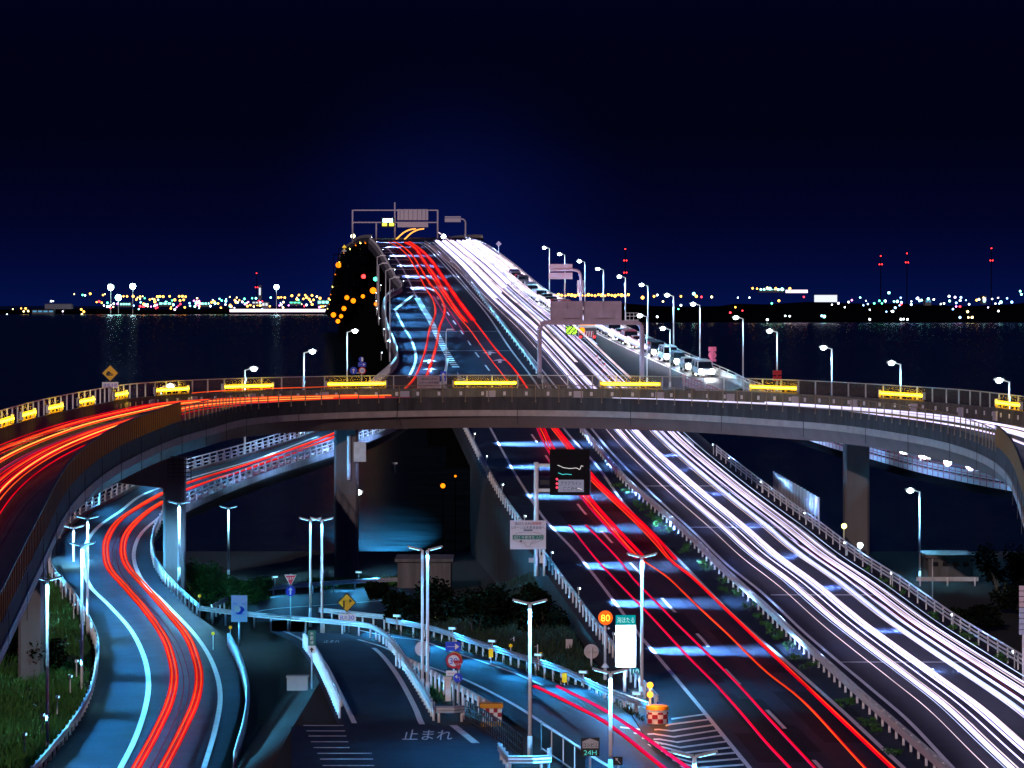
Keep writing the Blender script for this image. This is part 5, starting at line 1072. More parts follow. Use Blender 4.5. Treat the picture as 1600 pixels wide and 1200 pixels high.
# 13 convenience shop sign
b = px(922, 1215, 160); g = Sg('shop_sign', 'dark shop sign reading 24H with a pale house-shaped panel on top', 'sign', b, 1215, 923); g.post(923, 1180, r=.05); q = g.rect(908.5, 937.5, 1152, 1181, BLK, .1, .08)
pq = g.poly([(911, 1168.5), (936, 1168.5), (936, 1158), (923, 1153), (911, 1158)], mat('panel_grey', (.5, .52, .56), .5), .15, .02, 'house_panel', q); g.txt('コンビニ', 912, 935, 1160, 1166.5, BLK, .18, pq); g.txt('24H', 913, 933, 1171.5, 1179, emis('teal_letters', (.1, .6, .55), .8), .18, q)
b = px(966, 1215, 160); g = Sg('arrow_sign', 'dark square sign with a pale arrow at the bottom edge', 'sign', b, 1215, 966); g.post(966, 1190, r=.04); q = g.rect(958.5, 972.5, 1182, 1195, BLK, .1); g.line([(969, 1192.5), (963, 1185.5)], 1.2, WHT, .14, 'arrow', q); g.poly([(961.5, 1184), (966, 1184.8), (962.3, 1188.2)], WHT, .14, .02, 'arrow', q)
# 14 crash barrel with flashers, 15 cushion box
b = ZJ.hit(1027, 1134); k = b.y/F; root = thing('crash_barrel', 'orange and checkered crash barrel with two glowing orange flashers in the gore', 'crash barrel', b); m = MB()
m.cyl((0, 0, 0), (0, 0, .12), .55, .55, 24); m.build('base', ORG, root); m = MB(); m.cyl((0, 0, .12), (0, 0, .78), .50, .53, 24); q = m.build('drum', WHT, root, smooth_=False); m = MB(); m.cyl((0, 0, .78), (0, 0, .95), .56, .54, 24); m.cyl((0, 0, .95), (0, 0, 1.0), .54, .3, 24); m.build('lid', ORG, root)
m = MB()
for j in range(3):
    for i in range(12):
        if (i+j) % 2:
            a0, a1 = 2*math.pi*i/12, 2*math.pi*(i+1)/12; r0 = .525; z0 = .15+j*.21; z1 = z0+.2; am = (a0+a1)/2
            P = [(r0*math.cos(a), r0*math.sin(a)) for a in (a0, am, a1)]; m.add([(*P[0], z0), (*P[1], z0), (*P[2], z0), (*P[2], z1+.01), (*P[1], z1+.01), (*P[0], z1+.01)], [[0, 1, 4, 5], [1, 2, 3, 4]])
m.build('checker', mat('checker_maroon', (.28, .005, .03), .5), q)
m = MB(); m.beam((-.35, -.1, .9), (-.35, -.1, 2.1), .05, .05); m.build('post', STEEL, root)
for z in (1.5, 1.95):
    m = MB(); m.sphere((-.35, -.15, z), .15, 12, 8); m.build('flasher', emis('flasher', (1, .30, .02), 4), root); 
light('POINT', root, (-.35, -.9, 1.75), 260, (1, .25, .02), .2)
b = ZJ.hit(768, 1134); root = thing('cushion_box', 'orange box-shaped crash cushion with red and white checks beside the mesh fence', 'crash cushion', b)
m = MB(); m.box((0, 0, .12), (1.0, .8, .24)); m.box((0, 0, .98), (1.1, .9, .2)); m.build('shell', ORG, root); m = MB(); m.box((0, 0, .56), (.96, .76, .64)); q = m.build('panel', WHT, root); m = MB()
for i in range(5):
    for j in range(3):
        if (i+j) % 2: m.box((-.384+i*.192, -.385, .35+j*.21), (.19, .02, .2))
m.build('checker', mat('checker_red', (.32, .01, .04), .5), q)
# 16 signs by the merging lane
b = on_col(SL, 566)+Vector((-.4, 0, .6)); rw = toscr(b)[1]
g = Sg('round_sign', 'blue round arrow signs and red ring sign behind the overpass fence at the merging lane', 'road sign', b, rw, 566); g.post(571, 560, r=.05); g.rect(558, 574, 582, 583.5, STEEL, 0, .05, 'cross_bar')
q = g.disc(570.5, 561.5, 4, BLU, .1); g.rect(570.5, 573.5, 558.5, 564.5, WHT, .14, .02, 'half', q); q = g.rect(565.5, 578, 566, 573, BLU, .1); g.line([(567, 569.5), (574, 569.5)], 1.6, WHT, .14, 'arrow', q); g.poly([(573.5, 567.3), (576.5, 569.5), (573.5, 571.7)], WHT, .14, .02, 'arrow', q)
q = g.disc(558.5, 579, 5.8, BLU, .12); g.line([(558.5, 583), (558.5, 578)], 1.6, WHT, .16, 'arrow', q); g.poly([(556, 578.5), (561, 578.5), (558.5, 575.5)], WHT, .16, .02, 'arrow', q); q = g.disc(572, 579, 5.8, RED, .12); g.disc(572, 579, 4.2, WHT, .15, .02, 'face', q); g.txt('50', 569.4, 574.6, 577, 581, BLU, .18, q)
b = ZM.hit(692, 603); g = Sg('keep_sign', 'tall blue plate with white up arrow in front of the gore pole', 'road sign', b, 603, 692); g.post(692, 590, r=.05); q = g.rect(688.5, 697, 580, 596, BLU, .1); g.line([(692.7, 594), (692.7, 585)], 1.8, WHT, .14, 'arrow', q); g.poly([(689.8, 586), (695.6, 586), (692.7, 582)], WHT, .14, .02, 'arrow', q)
s_ = s_at_x(OO, 670); b = at_s(OO, s_)[0]+Vector((0, -.4, 1.06)); g = Sg('information_board', 'dim purplish panel with faint diagram on the overpass fence', 'sign', b, toscr(b)[1], 670); q = g.rect(654, 687, toscr(b)[1]-19, toscr(b)[1], mat('panel_mauve', (.30, .22, .30), .5), .0, .04); r0 = toscr(b)[1]
g.txt('海ほたるPA', 658, 684, r0-17, r0-13, DARK, .05, q); g.txt('Uターンは木更津', 656, 685, r0-11, r0-7.5, DARK, .05, q); g.line([(660+i*2, r0-1-4*math.sin(i*math.pi/10)) for i in range(11)], .8, DARK, .05, 'loop_line', q)
# 17 sign backs, the red light falling on them put into a pink colour
PK = mat('sign_back_redlit', (.75, .16, .34), .45); b = on_col(DR, 1106)+Vector((.3, 0, .4)); g = Sg('road_sign', 'pink-lit round sign between two plates, seen from behind above the queue', 'road sign', b, toscr(b)[1], 1106)
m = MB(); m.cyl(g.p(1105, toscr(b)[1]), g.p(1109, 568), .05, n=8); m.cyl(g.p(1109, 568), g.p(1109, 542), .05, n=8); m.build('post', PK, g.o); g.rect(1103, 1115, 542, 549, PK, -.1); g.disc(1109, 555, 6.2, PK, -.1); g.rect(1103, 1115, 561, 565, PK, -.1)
# 18 cantilever sign
PKW = mat('sign_rose', (.72, .40, .48), .5); b = on_col(DR, 902)+Vector((.5, 0, 0)); g = Sg('overhead_sign', 'pair of rose-tinted overhead signboards on a bent pole, seen from behind', 'overhead sign', b, toscr(b)[1], 902)
m = MB(); P = smooth([g.p(902, toscr(b)[1]), g.p(902, 440), g.p(901.5, 430), g.p(899, 424), g.p(893, 422), g.p(870, 422), g.p(853, 422)], .4)
for i in range(len(P)-1): m.cyl(P[i], P[i+1], .2, n=10, caps=False)
m.build('pole', PKW, g.o, smooth_=True); g.rect(852, 889, 412.5, 422, PKW, -.3, .15); g.rect(852, 889, 426, 436, PKW, -.3, .15); g.rect(896.5, 906, 438, 458, PKW, -.15, .12, 'small_board')
# 19 portal with two great panels
PUR = mat('gantry_paint', (.36, .26, .34), .5, var=.15, scale=1); bl, br_ = ZM.hit(843, 588), ZM.hit(1003, 600); Yg = 430
b = px(920, 590, Yg); g = Sg('sign_gantry', 'purple-grey portal gantry carrying two large blank sign backs over the right carriageway', 'gantry', b, 590, 920)
m = MB()
for pts in ([(843, 590), (843, 515), (845, 508), (851, 504)], [(1003, 602), (1003, 515), (1001, 508), (995, 504)]):
    P = [g.p(x, y) for x, y in pts]
    for i in range(3): m.cyl(P[i], P[i+1], .27, n=12)
m.build('leg', PUR, g.o); m = MB(); m.beam(g.p(849, 504), g.p(997, 504), .5, .5); m.build('beam', PUR, g.o)
for x0, x1 in ((860, 910.5), (912, 971)):
    q = g.rect(x0, x1, 470.5, 500.5, PUR, -.2, .4); g.rect(x0+20, x0+47, 483, 497, PUR, .08, .25, 'cabinet', q)
    for xx in (x0+.5, (x0+x1)/2, x1-.5): g.rect(xx-.5, xx+.5, 471, 503, PUR, .1, .2, 'rib', q)
m = MB()
for y in (489, 494, 500): m.beam(g.p(978, y, .2), g.p(997, y, .2), .06, .06)
for x in (978, 984, 990, 997): m.beam(g.p(x, 488, .2), g.p(x, 502, .2), .06, .06)
m.build('walkway_rail', STEEL, g.o)
# 20 gantries on the crest
GRIB = mat('gantry_rib_dark', (.22, .20, .28), .6); b = px(617, 372, 930); PLV = mat('gantry_lavender', (.55, .50, .66), .5); g = Sg('sign_gantry', 'slender portal gantry with green and yellow lane signal on the crest of the bridge', 'gantry', b, 372, 617)  # ribs of the crest sign in a darker tone than its boards
for x in (551, 684): g.post(x, 328, 376, .22, PLV, 'leg')
for y in (328.5, 347.5): m = MB(); m.beam(g.p(551, y), g.p(684, y), .28, .28); m.build('beam', PLV, g.o)
for x, y0 in ((588, 347), (617, 316)): g.post(x, y0, 376, .2, PLV, 'leg')
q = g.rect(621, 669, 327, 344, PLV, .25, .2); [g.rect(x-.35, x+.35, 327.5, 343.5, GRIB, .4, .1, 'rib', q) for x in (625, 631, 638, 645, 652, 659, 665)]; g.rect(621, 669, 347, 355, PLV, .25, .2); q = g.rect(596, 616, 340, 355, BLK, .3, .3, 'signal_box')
g.rect(598.5, 613.5, 342, 347, emis('signal_teal', (.35, 1, .95), 12), .5, .06, 'green_signal', q); g.rect(597.5, 604.5, 348.5, 353, emis('signal_yellow', (.95, .85, .05), 3), .5, .06, 'yellow_signal', q); g.rect(608.5, 615.5, 348.5, 353, emis('signal_yellow', (.95, .85, .05), 3), .5, .06, 'yellow_signal', q)
b = px(727, 372, 925); g = Sg('overhead_sign', 'small overhead sign on a bent pole right of the crest gantry', 'overhead sign', b, 372, 727); m = MB(); P = [g.p(x, y) for x, y in ((727.5, 376), (727.5, 347), (725, 343), (719, 342), (697, 342))]
for i in range(4): m.cyl(P[i], P[i+1], .2, n=8)
m.build('pole', PLV, g.o); g.rect(695, 720, 341, 347, PLV, .25, .15); g.rect(695, 720, 338, 340, PLV, .25, .15)
for nm, lab, x, y, br, r, em in (('crest_lamp', 'yellow-white lamp on a stand at the left end of the crest', 551.5, 369, 381, .5, emis('crest_yellow', (1, 1, .45), 14)), ('crest_lamp', 'white round lamp standing above the white streaks on the crest', 693, 369.5, 378, .55, emis('crest_white', (.9, 1, 1), 25))):
    b = px(x, br, 935); g = Sg(nm, lab, 'lamp', b, br, x, 'lamps on the crest'); g.post(x, y, r=.12); m = MB(); m.sphere(g.p(x, y), r, 14, 9); m.build('globe', em, g.o)
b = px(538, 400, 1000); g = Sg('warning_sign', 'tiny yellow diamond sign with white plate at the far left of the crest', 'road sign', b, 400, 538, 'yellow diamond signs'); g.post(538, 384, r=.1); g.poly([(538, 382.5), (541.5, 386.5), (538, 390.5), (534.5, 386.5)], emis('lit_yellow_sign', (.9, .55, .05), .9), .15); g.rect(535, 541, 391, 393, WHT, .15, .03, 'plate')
b = on_col(DR, 776)+Vector((.4, 0, 0)); g = Sg('road_sign', 'small mauve diamond sign back beyond the right parapet near the crest', 'road sign', b, toscr(b)[1], 776); g.post(776, 380, r=.07); g.poly([(776, 376.5), (780.5, 381), (776, 385.5), (771.5, 381)], PLV, .1)
# 22 ladder-like lit board at the right edge
b = px(1600, 1060, 200); g = Sg('lattice_board', 'pale gridded board cut by the right edge of the photo', 'sign', b, 1060, 1600); g.post(1600, 990, 1075, .1, WSTEEL)
for i in range(9): g.rect(1592, 1612, 915+i*8.6, 922.6+i*8.6, mat('panel_cell', (.6, .45, .5) if i < 4 else (.45, .5, .7), .5), .1, .06, 'cell')

# ================================================================== SMALL LAMPS AND BUILDINGS
OG = 'orange lamps hung along the left side of the bridge'
for k, (x, y, r, mt, lab) in enumerate(((529, 414, .85, AMBER, 'highest orange lamp at the outer edge of the far bridge'), (583, 454, .95, AMBER, 'largest orange lamp under the climb'), (542, 465, .7, AMBER, 'left one of the two orange lamps close together'), (552, 470, .75, AMBER, 'right one of the two orange lamps close together'), (567, 463, .6, AMBER, 'orange lamp standing alone between the others'), (537.5, 482, .65, AMBER, 'orange lamp above the lowest three'), (587.5, 475, .6, AMBER, 'orange lamp next to the inspection platform'), (521, 492, .7, AMBER, 'leftmost of the three lowest orange lamps'), (533, 494, .55, AMBER, 'rightmost of the three lowest orange lamps'), (528, 502, .6, AMBER, 'lowest orange lamp of all'), (568, 432, .65, LRED, 'red lamp under the climb'), (586.5, 436, .6, LGRN, 'green lamp under the climb'))):
    Y = 860 if y < 480 else 800; p = px(x, y, Y); root = thing('bridge_lamp', lab, 'lamp', p, OG); m = MB(); m.sphere((0, 0, 0), r*.75, 12, 8); m.build('globe', mt, root)
    m = MB(); xe = eL(Y)-p.x; m.beam((0, .3, 0), (0, .3, min(ZM(Y)-p.z-1.5, 60)), .12, .12); m.beam((0, .3, ZM(Y)-p.z-1.5), (xe+.3, .3, ZM(Y)-p.z-1.5), .2, .2); m.build('bracket', NIGHT, root)
for k, (x, y, r, lab) in enumerate(((692, 759, .22, 'bright orange work lamp in the dark under the bridge'), (711.5, 744, .1, 'small orange lamp above the work lamp under the bridge'), (760, 759.5, .16, 'orange lamp beside the long left guard rail'))):
    p = px(x, y, 345); root = thing('work_lamp', lab, 'lamp', p, 'orange lamps under the bridge'); m = MB(); m.sphere((0, 0, 0), r, 10, 7); m.build('globe', AMBER, root); m = MB(); m.beam((0, .2, -.2), (0, .2, -9), .08, .08); m.build('post', NIGHT, root); light('POINT', root, (0, -.5, 0), 6, (1, .35, .03), .2)
for k, (x, y, Y, lab) in enumerate(((1319, 822, 296, 'yellowish lamp by the foot of the right overpass pier'), (1344, 852, 286, 'bluish bright lamp at the end of the right barrier'))):
    p = px(x, y, Y); root = thing('post_lamp', lab, 'lamp', p, 'small post lamps at the right'); m = MB(); m.sphere((0, 0, 0), .2, 10, 7); m.build('globe', LYEL if k == 0 else LAMPW, root); m = MB(); m.beam((0, .2, -.1), (0, .2, -4), .08, .08); m.build('post', STEEL, root)
def block(name, label, x0, x1, y0, y1, Y, dep, m_, group=None, roof=.25):
    a = px(x0, y1, Y); c = px(x1, y0, Y); root = thing(name, label, 'building', ((a.x+c.x)/2, Y, a.z), group); w = c.x-a.x; h = c.z-a.z
    m = MB(); m.box((0, dep/2, h/2-.4), (w, dep, h+.8)); q = m.build('wall', m_, root); m = MB(); m.box((0, dep/2, h+roof/2), (w+.4, dep+.4, roof)); m.build('roof', CONCD, root); return root, w, h
o, w, h = block('concrete_block', 'low pale concrete blockhouse among the dark shrubs behind the twin poles', 621, 704, 878, 914, 300, 5, CONCD)
o, w, h = block('shed', 'dark low shed beyond the right barrier', 1450, 1520, 872, 905, 318, 6, CONCD)
for i in range(4):
    m = MB(); m.box((-w/2+.6+i*.85, -.03, h-.5), (.5, .05, .35)); m.build('window', GLASS, o)
guardrail('lone white guard rail on the dark ground at the right, below the shed', [pz(1432, 914, -2.9), pz(1480, 914, -2.9), pz(1529, 914, -2.9)], 1.8, side=-1, h=.3)
b = px(1455, 1005, 250); g = Sg('thin_post', 'thin dark post beyond the right barrier', 'post', pz(1457, 935, -3), 935, 1457); g.post(1457, 873, r=.05)
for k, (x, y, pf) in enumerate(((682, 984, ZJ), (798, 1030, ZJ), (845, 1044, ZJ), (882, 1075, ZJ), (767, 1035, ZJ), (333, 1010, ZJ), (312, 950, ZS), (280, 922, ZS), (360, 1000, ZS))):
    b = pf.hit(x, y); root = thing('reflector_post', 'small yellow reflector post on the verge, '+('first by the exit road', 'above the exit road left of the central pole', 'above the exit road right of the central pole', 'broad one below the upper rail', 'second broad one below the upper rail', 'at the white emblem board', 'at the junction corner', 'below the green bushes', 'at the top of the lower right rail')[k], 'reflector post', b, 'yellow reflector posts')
    m = MB(); m.cyl((0, 0, -.2), (0, 0, .7), .03, n=8); m.build('post', WSTEEL, root); m = MB(); m.sphere((0, -.02, .8), .11, 10, 7) if k not in (3, 4) else m.box((0, 0, .55), (.25, .08, .5)); m.build('reflector', mat('reflector_amber_glow', (.9, .6, .02), .3, emit=(1, .6, .02), strength=.25), root)  # reflectors get a weak glow of their own, though they are no lamps
b = px(465, 1100, 205); b.z = ZJ(205)-.2; root = thing('stone_block', 'low grey concrete box on the dark ground left of the underpass road', 'block', b); m = MB(); m.box((0, 0, .35), (1.1, .8, .7)); m.box((0, 0, .73), (1.2, .9, .08)); o = m.build('block', CONC, root)

PLG = 'small warm lamps along the parapet of the far bridge'
for k, Y in enumerate((1010, 1080, 1150, 1230, 1320, 1420, 1530, 1650, 1790, 1950, 2150, 2400)):
    for d, mt in ((-.3, LYEL if k % 2 else AMBER),):
        root = thing('parapet_lamp', 'small warm lamp on the outer parapet of the far bridge where it bends left', 'lamp', (eL(Y)+d, Y, ZM(Y)-1.2), PLG); m = MB(); m.box((0, 0, 0), (.25, 1.6, .5+Y*.0002)); m.build('lens', mt, root); m = MB(); m.box((.2, 0, .1), (.2, .3, .3)); m.build('bracket', NIGHT, root)
# ================================================================== PLANTS
def leafy(name, label, b, w, h, n, leaf=.2, mtl=LEAF, trunk=True, group=None, dep=None, seed=1, cat='bush', base=.12):
    r_ = random.Random(seed); root = thing(name, label, cat, b, group); dep = dep or w; m = MB()
    blobs = [(r_.uniform(-.36, .36)*w, r_.uniform(-.36, .36)*dep, h*r_.uniform(.3, .78), r_.uniform(.16, .30)) for _ in range(max(7, int(w*2.2)))]
    for i in range(n):
        bx, by, bz, br = r_.choice(blobs); d = Vector((r_.gauss(0, 1), r_.gauss(0, 1), r_.gauss(0, 1))).normalized()*(r_.random()**.45)
        c = Vector((bx+d.x*br*w, by+d.y*br*dep, max(base*h, bz+d.z*br*h*1.15))); u = Vector((r_.uniform(-1, 1), r_.uniform(-1, 1), r_.uniform(-.6, .6))).normalized(); v = u.orthogonal().normalized(); v = Matrix.Rotation(r_.uniform(0, 6.28), 3, u) @ v
        s = leaf*r_.uniform(.6, 1.3); m.add([c-u*s, c-v*s*.45, c+u*s, c+v*s*.45], [[0, 1, 2, 3]])
    m.build('crown', mtl, root)
    t_ = MB()
    for k in range(5 if trunk else 3):
        bx, by, bz, br = r_.choice(blobs); t_.cyl((bx*.1, by*.1, -.4), (bx*.4, by*.4, bz*.5), .09*h/3, .05*h/3, 7); t_.cyl((bx*.4, by*.4, bz*.5), (bx, by, bz), .05*h/3, .015, 6)
    t_.build('trunk', BARK, root); return root
BG = 'green bushes by the left pier'
for k, (x, br, wpx, hpx, n, lab) in enumerate(((318, 958, 78, 84, 2600, 'tallest lit green bush right of the left pier'), (374, 962, 62, 64, 1900, 'middle green bush behind the emblem board'), (404, 950, 46, 52, 1300, 'right-hand green bush near the stop sign'))):
    b = pz(x, br, -2.6); kk = b.y/F; leafy('bush', lab, b, wpx*kk, hpx*kk, n, .16, LEAF, group=BG, seed=k+3)
for k, (x, br, wpx, hpx) in enumerate(((632, 985, 70, 62), (690, 985, 95, 82), (745, 1000, 100, 86), (800, 1000, 100, 96), (850, 1010, 90, 88), (590, 938, 40, 30))):
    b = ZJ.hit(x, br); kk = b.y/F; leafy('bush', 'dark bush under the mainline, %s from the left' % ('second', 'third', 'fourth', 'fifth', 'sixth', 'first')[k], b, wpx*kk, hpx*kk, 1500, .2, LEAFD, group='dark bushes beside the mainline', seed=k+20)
for k, (x, br, wpx, hpx, lab) in enumerate(((1562, 925, 90, 82, 'taller dark tree at the right edge beyond the barrier'), (1600, 960, 90, 70, 'lower dark tree at the right edge beyond the barrier'), (1512, 985, 110, 40, 'low dark shrub mass behind the right barrier'))):
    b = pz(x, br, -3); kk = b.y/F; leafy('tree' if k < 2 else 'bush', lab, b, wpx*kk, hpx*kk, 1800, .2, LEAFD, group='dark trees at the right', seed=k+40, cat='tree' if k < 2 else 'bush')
for k, (x, br, lab) in enumerate(((30, 1062, 'dark shrub on the grass bank left of the nearest lamp pole'), (62, 1085, 'lower shrub on the grass bank at the left edge'), (100, 955, 'shrub at the top of the grass bank by the rail'))):
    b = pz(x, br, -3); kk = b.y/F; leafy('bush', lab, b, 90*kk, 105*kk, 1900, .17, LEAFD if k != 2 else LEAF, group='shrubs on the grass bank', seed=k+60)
# a row of low shrubs in the median and weeds by the right barrier
k = 0
mid = [p for p in MR if p.y < 330]; s = 0; L = length(mid)
while s < L-2:
    p, t = at_s(mid, s); d = rnd.uniform(-1.0, -.5)
    if rnd.random() < .6: leafy('bush', 'small ragged shrub in the median strip below the double guard rail', p+right([p, p+t], 0)*d, rnd.uniform(.6, 1.3), rnd.uniform(.35, .8), 130, .08, LEAF, trunk=False, group='small shrubs in the median', seed=100+k)
    s += rnd.uniform(1.5, 4.0); k += 1
for k in range(26):
    Y = rnd.uniform(168, 262); p = Vector((eR(Y)+rnd.uniform(-.75, -.45), Y, ZM(Y))); leafy('weed', 'weed tuft growing at the foot of the right barrier', p, rnd.uniform(.4, .9), rnd.uniform(.3, .7), 80, .08, LEAF, trunk=False, group='weeds at the right barrier', seed=300+k, cat='weed')
def blades(name, n, pick, h0, h1, mtl=GRASS, w=.035):
    m = MB()
    for _ in range(n):
        p = pick()
        if p is None: continue
        a = rnd.uniform(0, 6.28); h = rnd.uniform(h0, h1); u = Vector((math.cos(a), math.sin(a), 0))*w; l = Vector((rnd.uniform(-.4, .4), rnd.uniform(-.4, .4), 1))*h
        m.add([p-u, p+u, p+l*.6+u*.6, p+l+Vector((l.x*.4, l.y*.4, 0)), p+l*.6-u*.6], [[0, 1, 2, 3, 4]])
    return tag(m.build(name, mtl), 'green grass covering the verge', 'grass', kind='stuff')
slx = by_y([p for p in SL if p.y < 290])
m = MB(); A = [Vector((-60, y, -1.9 if y < 230 else -1.9)) for y in range(110, 300, 4)]; B = [Vector((slx(max(186, min(p.y, 288)))-.35, p.y, ZS(p.y)-.05)) for p in A]
m.ribbon(A, B); tag(m.build('grass_bank', TURF), kind='structure')
def pk():
    Y = rnd.uniform(178, 286); x1 = slx(max(186, Y))-.4; x0 = -.1335*Y-1; 
    if x1 < x0: return None
    x = rnd.uniform(x0, x1); n = math.sin(x*1.7+Y*.35)+math.sin(Y*.8-x*.9)
    if n+rnd.uniform(-1, 1) < -.7: return None
    zz = ZS(Y)-.05; f = (x1-x)/(x1+60); return Vector((x, Y, zz+( -1.9-zz)*f))
blades('grass', 26000, pk, .25, .75)
JU2 = smooth(Jl([(605, 985), (670, 997), (735, 1018), (800, 1040), (875, 1064), (950, 1100), (1005, 1130)]), 1)
m = MB(); m.ribbon([p+Vector((0, -.3, -.03)) for p in JU2], [Vector((eL(p.y+14)-1.0, p.y+14, ZM(p.y+14)-.5)) for p in JU2]); tag(m.build('grass_slope', TURF), kind='structure')
def pk2():
    p = at_s(JU2, rnd.uniform(0, length(JU2)))[0]; q = Vector((eL(p.y+14)-1.0, p.y+14, ZM(p.y+14)-.5)); return p.lerp(q, rnd.random()**1.6)+Vector((0, -.3, -.03))
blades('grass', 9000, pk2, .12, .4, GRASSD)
def pk3():
    a = px(680, 1100, 200); return Vector((rnd.uniform(pz(668, 1095, -.4).x, pz(705, 1095, -.4).x), rnd.uniform(196, 212), -.55))
blades('grass', 1500, pk3, .08, .25)
def pk4():
    x = rnd.uniform(480, 640); p = ZJ.hit(x, 908-(x-480)*.02+rnd.uniform(0, 12)); return p
blades('grass', 2500, pk4, .15, .5)

# ================================================================== FAR SHORE: TOWN AND HARBOUR
FK = 1.47                                             # the left shore lies further off
def farp(x, y, Y): return px(x, y, Y*(FK if x < 800 else 1))
COLS = dict(w=(.8, .95, 1), o=(1, .42, .06), y=(1, .75, .3), g=(.1, 1, .45), t=(.3, 1, .9), b=(.25, .5, 1), r=(1, .03, .05), p=(.9, .2, .8), l=(.8, .7, 1))
EM = {k: emis('town_light_'+n, c, 7) for (k, c), n in zip(COLS.items(), ('white', 'orange', 'yellow', 'green', 'teal', 'blue', 'red', 'pink', 'lavender'))}
lights = [(116, 459.5, 'y'), (129, 461, 'g'), (133, 461.5, 'w'), (141, 459, 'o'), (161, 461, 'o'), (164, 459.5, 'y'), (151, 472, 'o'), (155, 471, 'r'), (159, 473, 'o'), (168, 479, 'w'), (171, 478.5, 'w'), (193, 463, 'o'), (198.5, 463, 'o'), (208, 463, 'o'), (215, 465, 'y'), (213, 468, 'o'), (219, 463.5, 'o'), (223, 463, 'y'), (226, 466, 'g'), (219, 467.5, 'w'), (234, 468, 'o'), (238, 467, 'y'), (241, 468, 'o'), (247, 468.5, 't'), (246, 463.5, 'o'), (250, 463, 'o'), (255, 463.5, 'o'), (265, 463, 'o'), (273, 468.5, 'o'), (280, 463, 'o'), (285, 463, 'o'), (290, 463.5, 'o'), (287, 468.5, 'o'), (308, 466, 'y'),
          (201, 478, 'b'), (209, 477.5, 'b'), (219, 478.5, 'r'), (224, 476, 'y'), (231, 475.5, 'y'), (236, 479, 'p'), (245, 476.5, 'p'), (271, 476.5, 'b'), (278.5, 478, 'r'), (297, 478, 't'), (303, 470, 'p'), (307, 470, 'p'), (311, 470.5, 'p'), (325, 474, 't'), (336, 474, 't'), (343, 467, 't'), (359, 464, 'y'), (370, 465, 'y'), (367, 469, 'o'), (374, 469, 'o'), (382, 467, 'g'), (394, 466, 'g'), (400, 466, 't'), (423, 465, 't'), (435, 465, 'o'), (439.5, 464.5, 'o'), (445, 465, 'o'), (443, 472, 'y'), (456, 462, 'o'), (467, 461, 'o'), (464, 465, 'y'), (477, 461, 'o'), (479, 464.5, 'o'), (483, 467.5, 'o'), (487.5, 461.5, 'o'), (495, 463.5, 'y'), (490, 468.5, 'o'), (500, 466, 'o'), (514, 467, 'o'), (474, 467, 'o'), (20, 483, 'y'), (33, 482, 'o'), (40, 482, 'o'), (44, 486, 'y'), (37, 486.5, 'y'), (11, 492, 'w'), (14, 497, 'b'), (91, 498, 'y'), (93, 496, 'y'), (89, 500, 'y'), (105, 495.5, 'b'), (109.5, 496.5, 'w'), (98, 486.5, 'l'), (127, 483.5, 'o'), (131, 487, 'o'), (128, 491, 'y'), (130, 500, 'y'), (135, 499.5, 'y'), (141, 500, 'o'), (99, 508, 'w'), (106, 508, 'w'), (200, 500, 'w'), (80, 470.5, 'w'), (83, 470.5, 'w')]
lights += [(857+i*5.2, 460.5+(i % 3)*.8, 'o') for i in range(25)] + [(1004, 465, 'o'), (1022, 463, 'o'), (1036, 471, 'y'), (1027, 461, 'w'), (1064, 463, 'o'), (1084, 459, 't'), (1088, 463, 'o'), (1096, 464, 'r'), (1112, 464, 'y'), (1060, 483, 'g'), (1027, 495, 'w'), (1064, 477, 'w'), (1153, 465, 'w'), (1171, 465, 'w'), (1141, 488.5, 'r'), (1160, 485.5, 'r'), (1149, 480, 'o'), (1176, 450.5, 'o'), (1183, 451, 'o'), (1189, 452, 't'), (1194, 452, 't'), (1199, 450, 'y'), (1203, 451, 't'), (1212, 451, 'o'), (1216, 452.5, 't'), (1222, 452, 't'), (1234, 451, 'o'), (1217, 470, 'o'), (1206, 474, 'g'), (1256, 464, 'r'), (1331, 469, 'p'), (1326, 472, 'w'), (1344, 465, 't'), (1356, 475, 'b'), (1349, 477, 'b'), (1366, 474, 'g'), (1374, 470, 'g'), (1382, 470, 'g'), (1378, 474, 'g'), (1397, 471, 't'), (1402, 471, 't'), (1408, 475, 'r'), (1385, 487, 'b'), (1393, 486, 'w'), (1395, 486.5, 'w'), (1359, 484, 'w'), (1359, 499, 'w'), (1408, 499, 'w'), (1412, 498.5, 'w'), (1418, 499, 'w'), (1424, 471, 'w'), (1440, 469, 't'), (1459, 468, 'w'), (1483, 463, 'w'), (1501, 470, 'b'), (1489, 483, 'b'), (1494, 479, 'p'), (1500, 479, 'r'), (1512, 487, 'y'), (1500, 496, 'b'), (1513, 496, 'y'), (1519, 496, 'y'), (1500, 506, 'w'), (1526, 469, 'o'), (1537, 465, 'y'), (1560, 486, 'w'), (1581, 472, 'b'), (1594, 455, 't'), (1596, 460, 't'), (1227, 493.5, 'w'), (1234, 494, 'w'), (1284, 493.5, 'b'), (1288, 494.5, 't'), (1199, 499.5, 'w'), (1235, 506, 'w'), (1320, 480, 'w'), (1470, 475, 'w'), (1475, 474, 'w'), (1300, 476, 'w'), (1310, 474, 'l')]
for i in range(120):
    lights.append((rnd.uniform(160, 520), rnd.gauss(476, 4), rnd.choice('woooytlbgrp')))
for i in range(30):
    lights.append((rnd.uniform(1340, 1600), rnd.gauss(470, 4), rnd.choice('wwbbtl')))
groups_ = {}
for x, y, c in lights: groups_.setdefault(c, MB()).sphere(farp(x, y, 6500 if x < 800 else 5300), rnd.uniform(.55, 1.05)*(2.2 if c in 'ot' else 1.7)*(FK if x < 800 else 1), 6, 4)
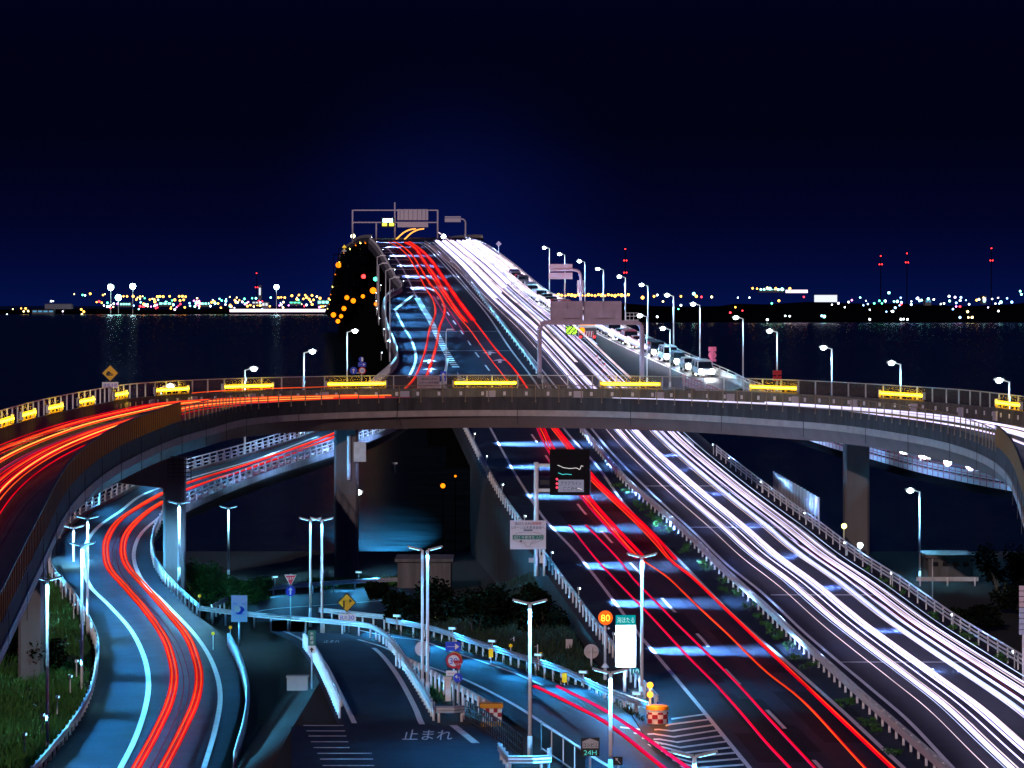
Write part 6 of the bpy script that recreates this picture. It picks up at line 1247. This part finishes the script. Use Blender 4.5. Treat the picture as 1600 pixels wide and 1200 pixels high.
for c, m in groups_.items(): tag(m.build('town_lights', EM[c]), 'scattered %s lights of the far town and harbour' % dict(w='white', o='orange', y='warm yellow', g='green', t='teal', b='blue', r='red', p='pink', l='lavender')[c], 'town lights', kind='stuff')
FG = 'floodlight masts on the far shore'
for x, y, lab, r in ((173, 449, 'left one of the two tall dazzling floodlight masts at the left', 5.2), (207.5, 447.5, 'right one of the two tall dazzling floodlight masts at the left', 5.0), (185, 465, 'lower teal floodlight mast between the two tall ones', 5.2), (432, 448.5, 'white floodlight mast left of the bridge end', 4.2)):
    p = farp(x, y, 6450); r *= FK; root = thing('floodlight_mast', lab, 'floodlight', (p.x, p.y, -3), FG); m = MB(); m.cyl((0, 0, 0), (0, 0, p.z+3), .7, .5, 8); m.build('mast', WSTEEL, root); m = MB(); m.sphere((0, -1, p.z+3), r, 12, 8); m.build('lamp', emis('floodlight', (.55, .9, 1), 26) if x != 185 else emis('floodlight_teal', (.4, 1, .85), 20), root)
CG = 'far chimneys with red warning lights'
for x, top, rows, Y, lab in ((977, 385, (389, 407, 426), 8200, 'chimney with red lights beyond the lamp row, above the big sign panels'), (1376, 397, (400, 413), 8200, 'left one of the paired far chimneys with red lights at the right'), (1417, 393, (396, 410), 8200, 'right one of the paired far chimneys with red lights at the right'), (1549, 385, (388, 407), 8200, 'far chimney with red lights near the right edge'), (401, 424, (427, 449), 6700, 'far red-lit mast beside the lit tower at the left')):
    p = farp(x, top, Y); root = thing('chimney', lab, 'chimney', (p.x, p.y, -4), CG); m = MB(); m.cyl((0, 0, 0), (0, 0, p.z+4), 1.2, .9, 10); m.build('stack', NIGHT, root)
    for i, rr in enumerate(rows):
        z = farp(x, rr, Y).z+4
        for dx in ((0,) if i == 0 else (-2.6, 2.6)): m = MB(); m.sphere((dx, -2.2, z), 1.35, 8, 5); m.build('warning_light', LRED, root)
HB = 'lit buildings on the far shore'
def far_b(x0, x1, y0, y1, Y, em, lab, name='building', wins=None):
    a, c = farp(x0, y1, Y), farp(x1, y0, Y); root = thing(name, lab, 'building', ((a.x+c.x)/2, a.y, a.z-3), HB); w = c.x-a.x; h = c.z-a.z; m = MB(); m.box((0, 15, h/2+1.5), (w, 30, h+3)); m.build('wall', CONCD if wins else em, root); m = MB(); m.box((0, 15, h+3.4), (w+2, 32, .8)); m.build('roof', DARK, root)
    if wins:
        for i in range(wins): m = MB(); m.box((-w/2+w*(i+.5)/wins, -.4, h*.55+3), (w/wins*.72, .5, h*.55)); m.build('window', em, root)
WH = emis('lit_wall_white', (.8, .85, .95), 1.0); WT = emis('lit_wall_teal', (.25, .95, .85), 2.5); WLv = emis('lit_strip_lavender', (.95, .75, .95), 2.2); WG = emis('lit_wall_green', (.1, .9, .5), 2.0); WB_ = emis('lit_wall_blue', (.1, .35, .6), .8)
far_b(1275, 1308, 461, 468.5, 5350, WH, 'pale lit warehouse on the far right shore'); far_b(359, 517, 483, 485.5, 6400, WLv, 'long low quay hall lit lavender left of the bridge end'); far_b(187, 204, 473, 478, 6440, WT, 'teal lit hall below the left floodlights', wins=4); far_b(248, 268, 472, 477, 6440, WT, 'white lit hall in the middle of the left shore', wins=3)
far_b(314, 324, 472, 477.5, 6440, WT, 'teal lit hall right of the pink lights', wins=2); far_b(394, 404, 471, 475, 6440, WH, 'small white lit hall at the lit tower', wins=2); far_b(409, 419, 472, 480, 6430, WH, 'square pale lit gatehouse on the left shore', wins=2); far_b(452, 470, 471, 475, 6440, WG, 'green lit building left of the bridge end', wins=3); far_b(496, 520, 469, 476, 6430, WT, 'large white-teal lit hall next to the bridge end', wins=4)
far_b(50, 84, 484.5, 489, 6200, WB_, 'dim blue-teal lit shed at the far left', wins=4); far_b(70, 112, 475, 481, 6500, mat('ship_grey', (.12, .13, .18), .6), 'dark grey ship-like hull building at the far left'); far_b(404, 408, 446, 467, 6500, WH, 'narrow white lit tower left of the floodlight', 'tower', wins=1); far_b(1186, 1226, 451.5, 453.5, 5450, WT, 'teal lit hill-top hotel on the right shore', wins=7); far_b(1230, 1262, 453, 454.2, 5450, WLv, 'thin lit terrace right of the hill-top hotel')
far_b(1446, 1455, 468, 474, 5350, WB_, 'blue lit block on the far right shore', wins=2); far_b(1535, 1541, 463, 472, 5350, WH, 'pale lit tower block on the far right shore', wins=2)
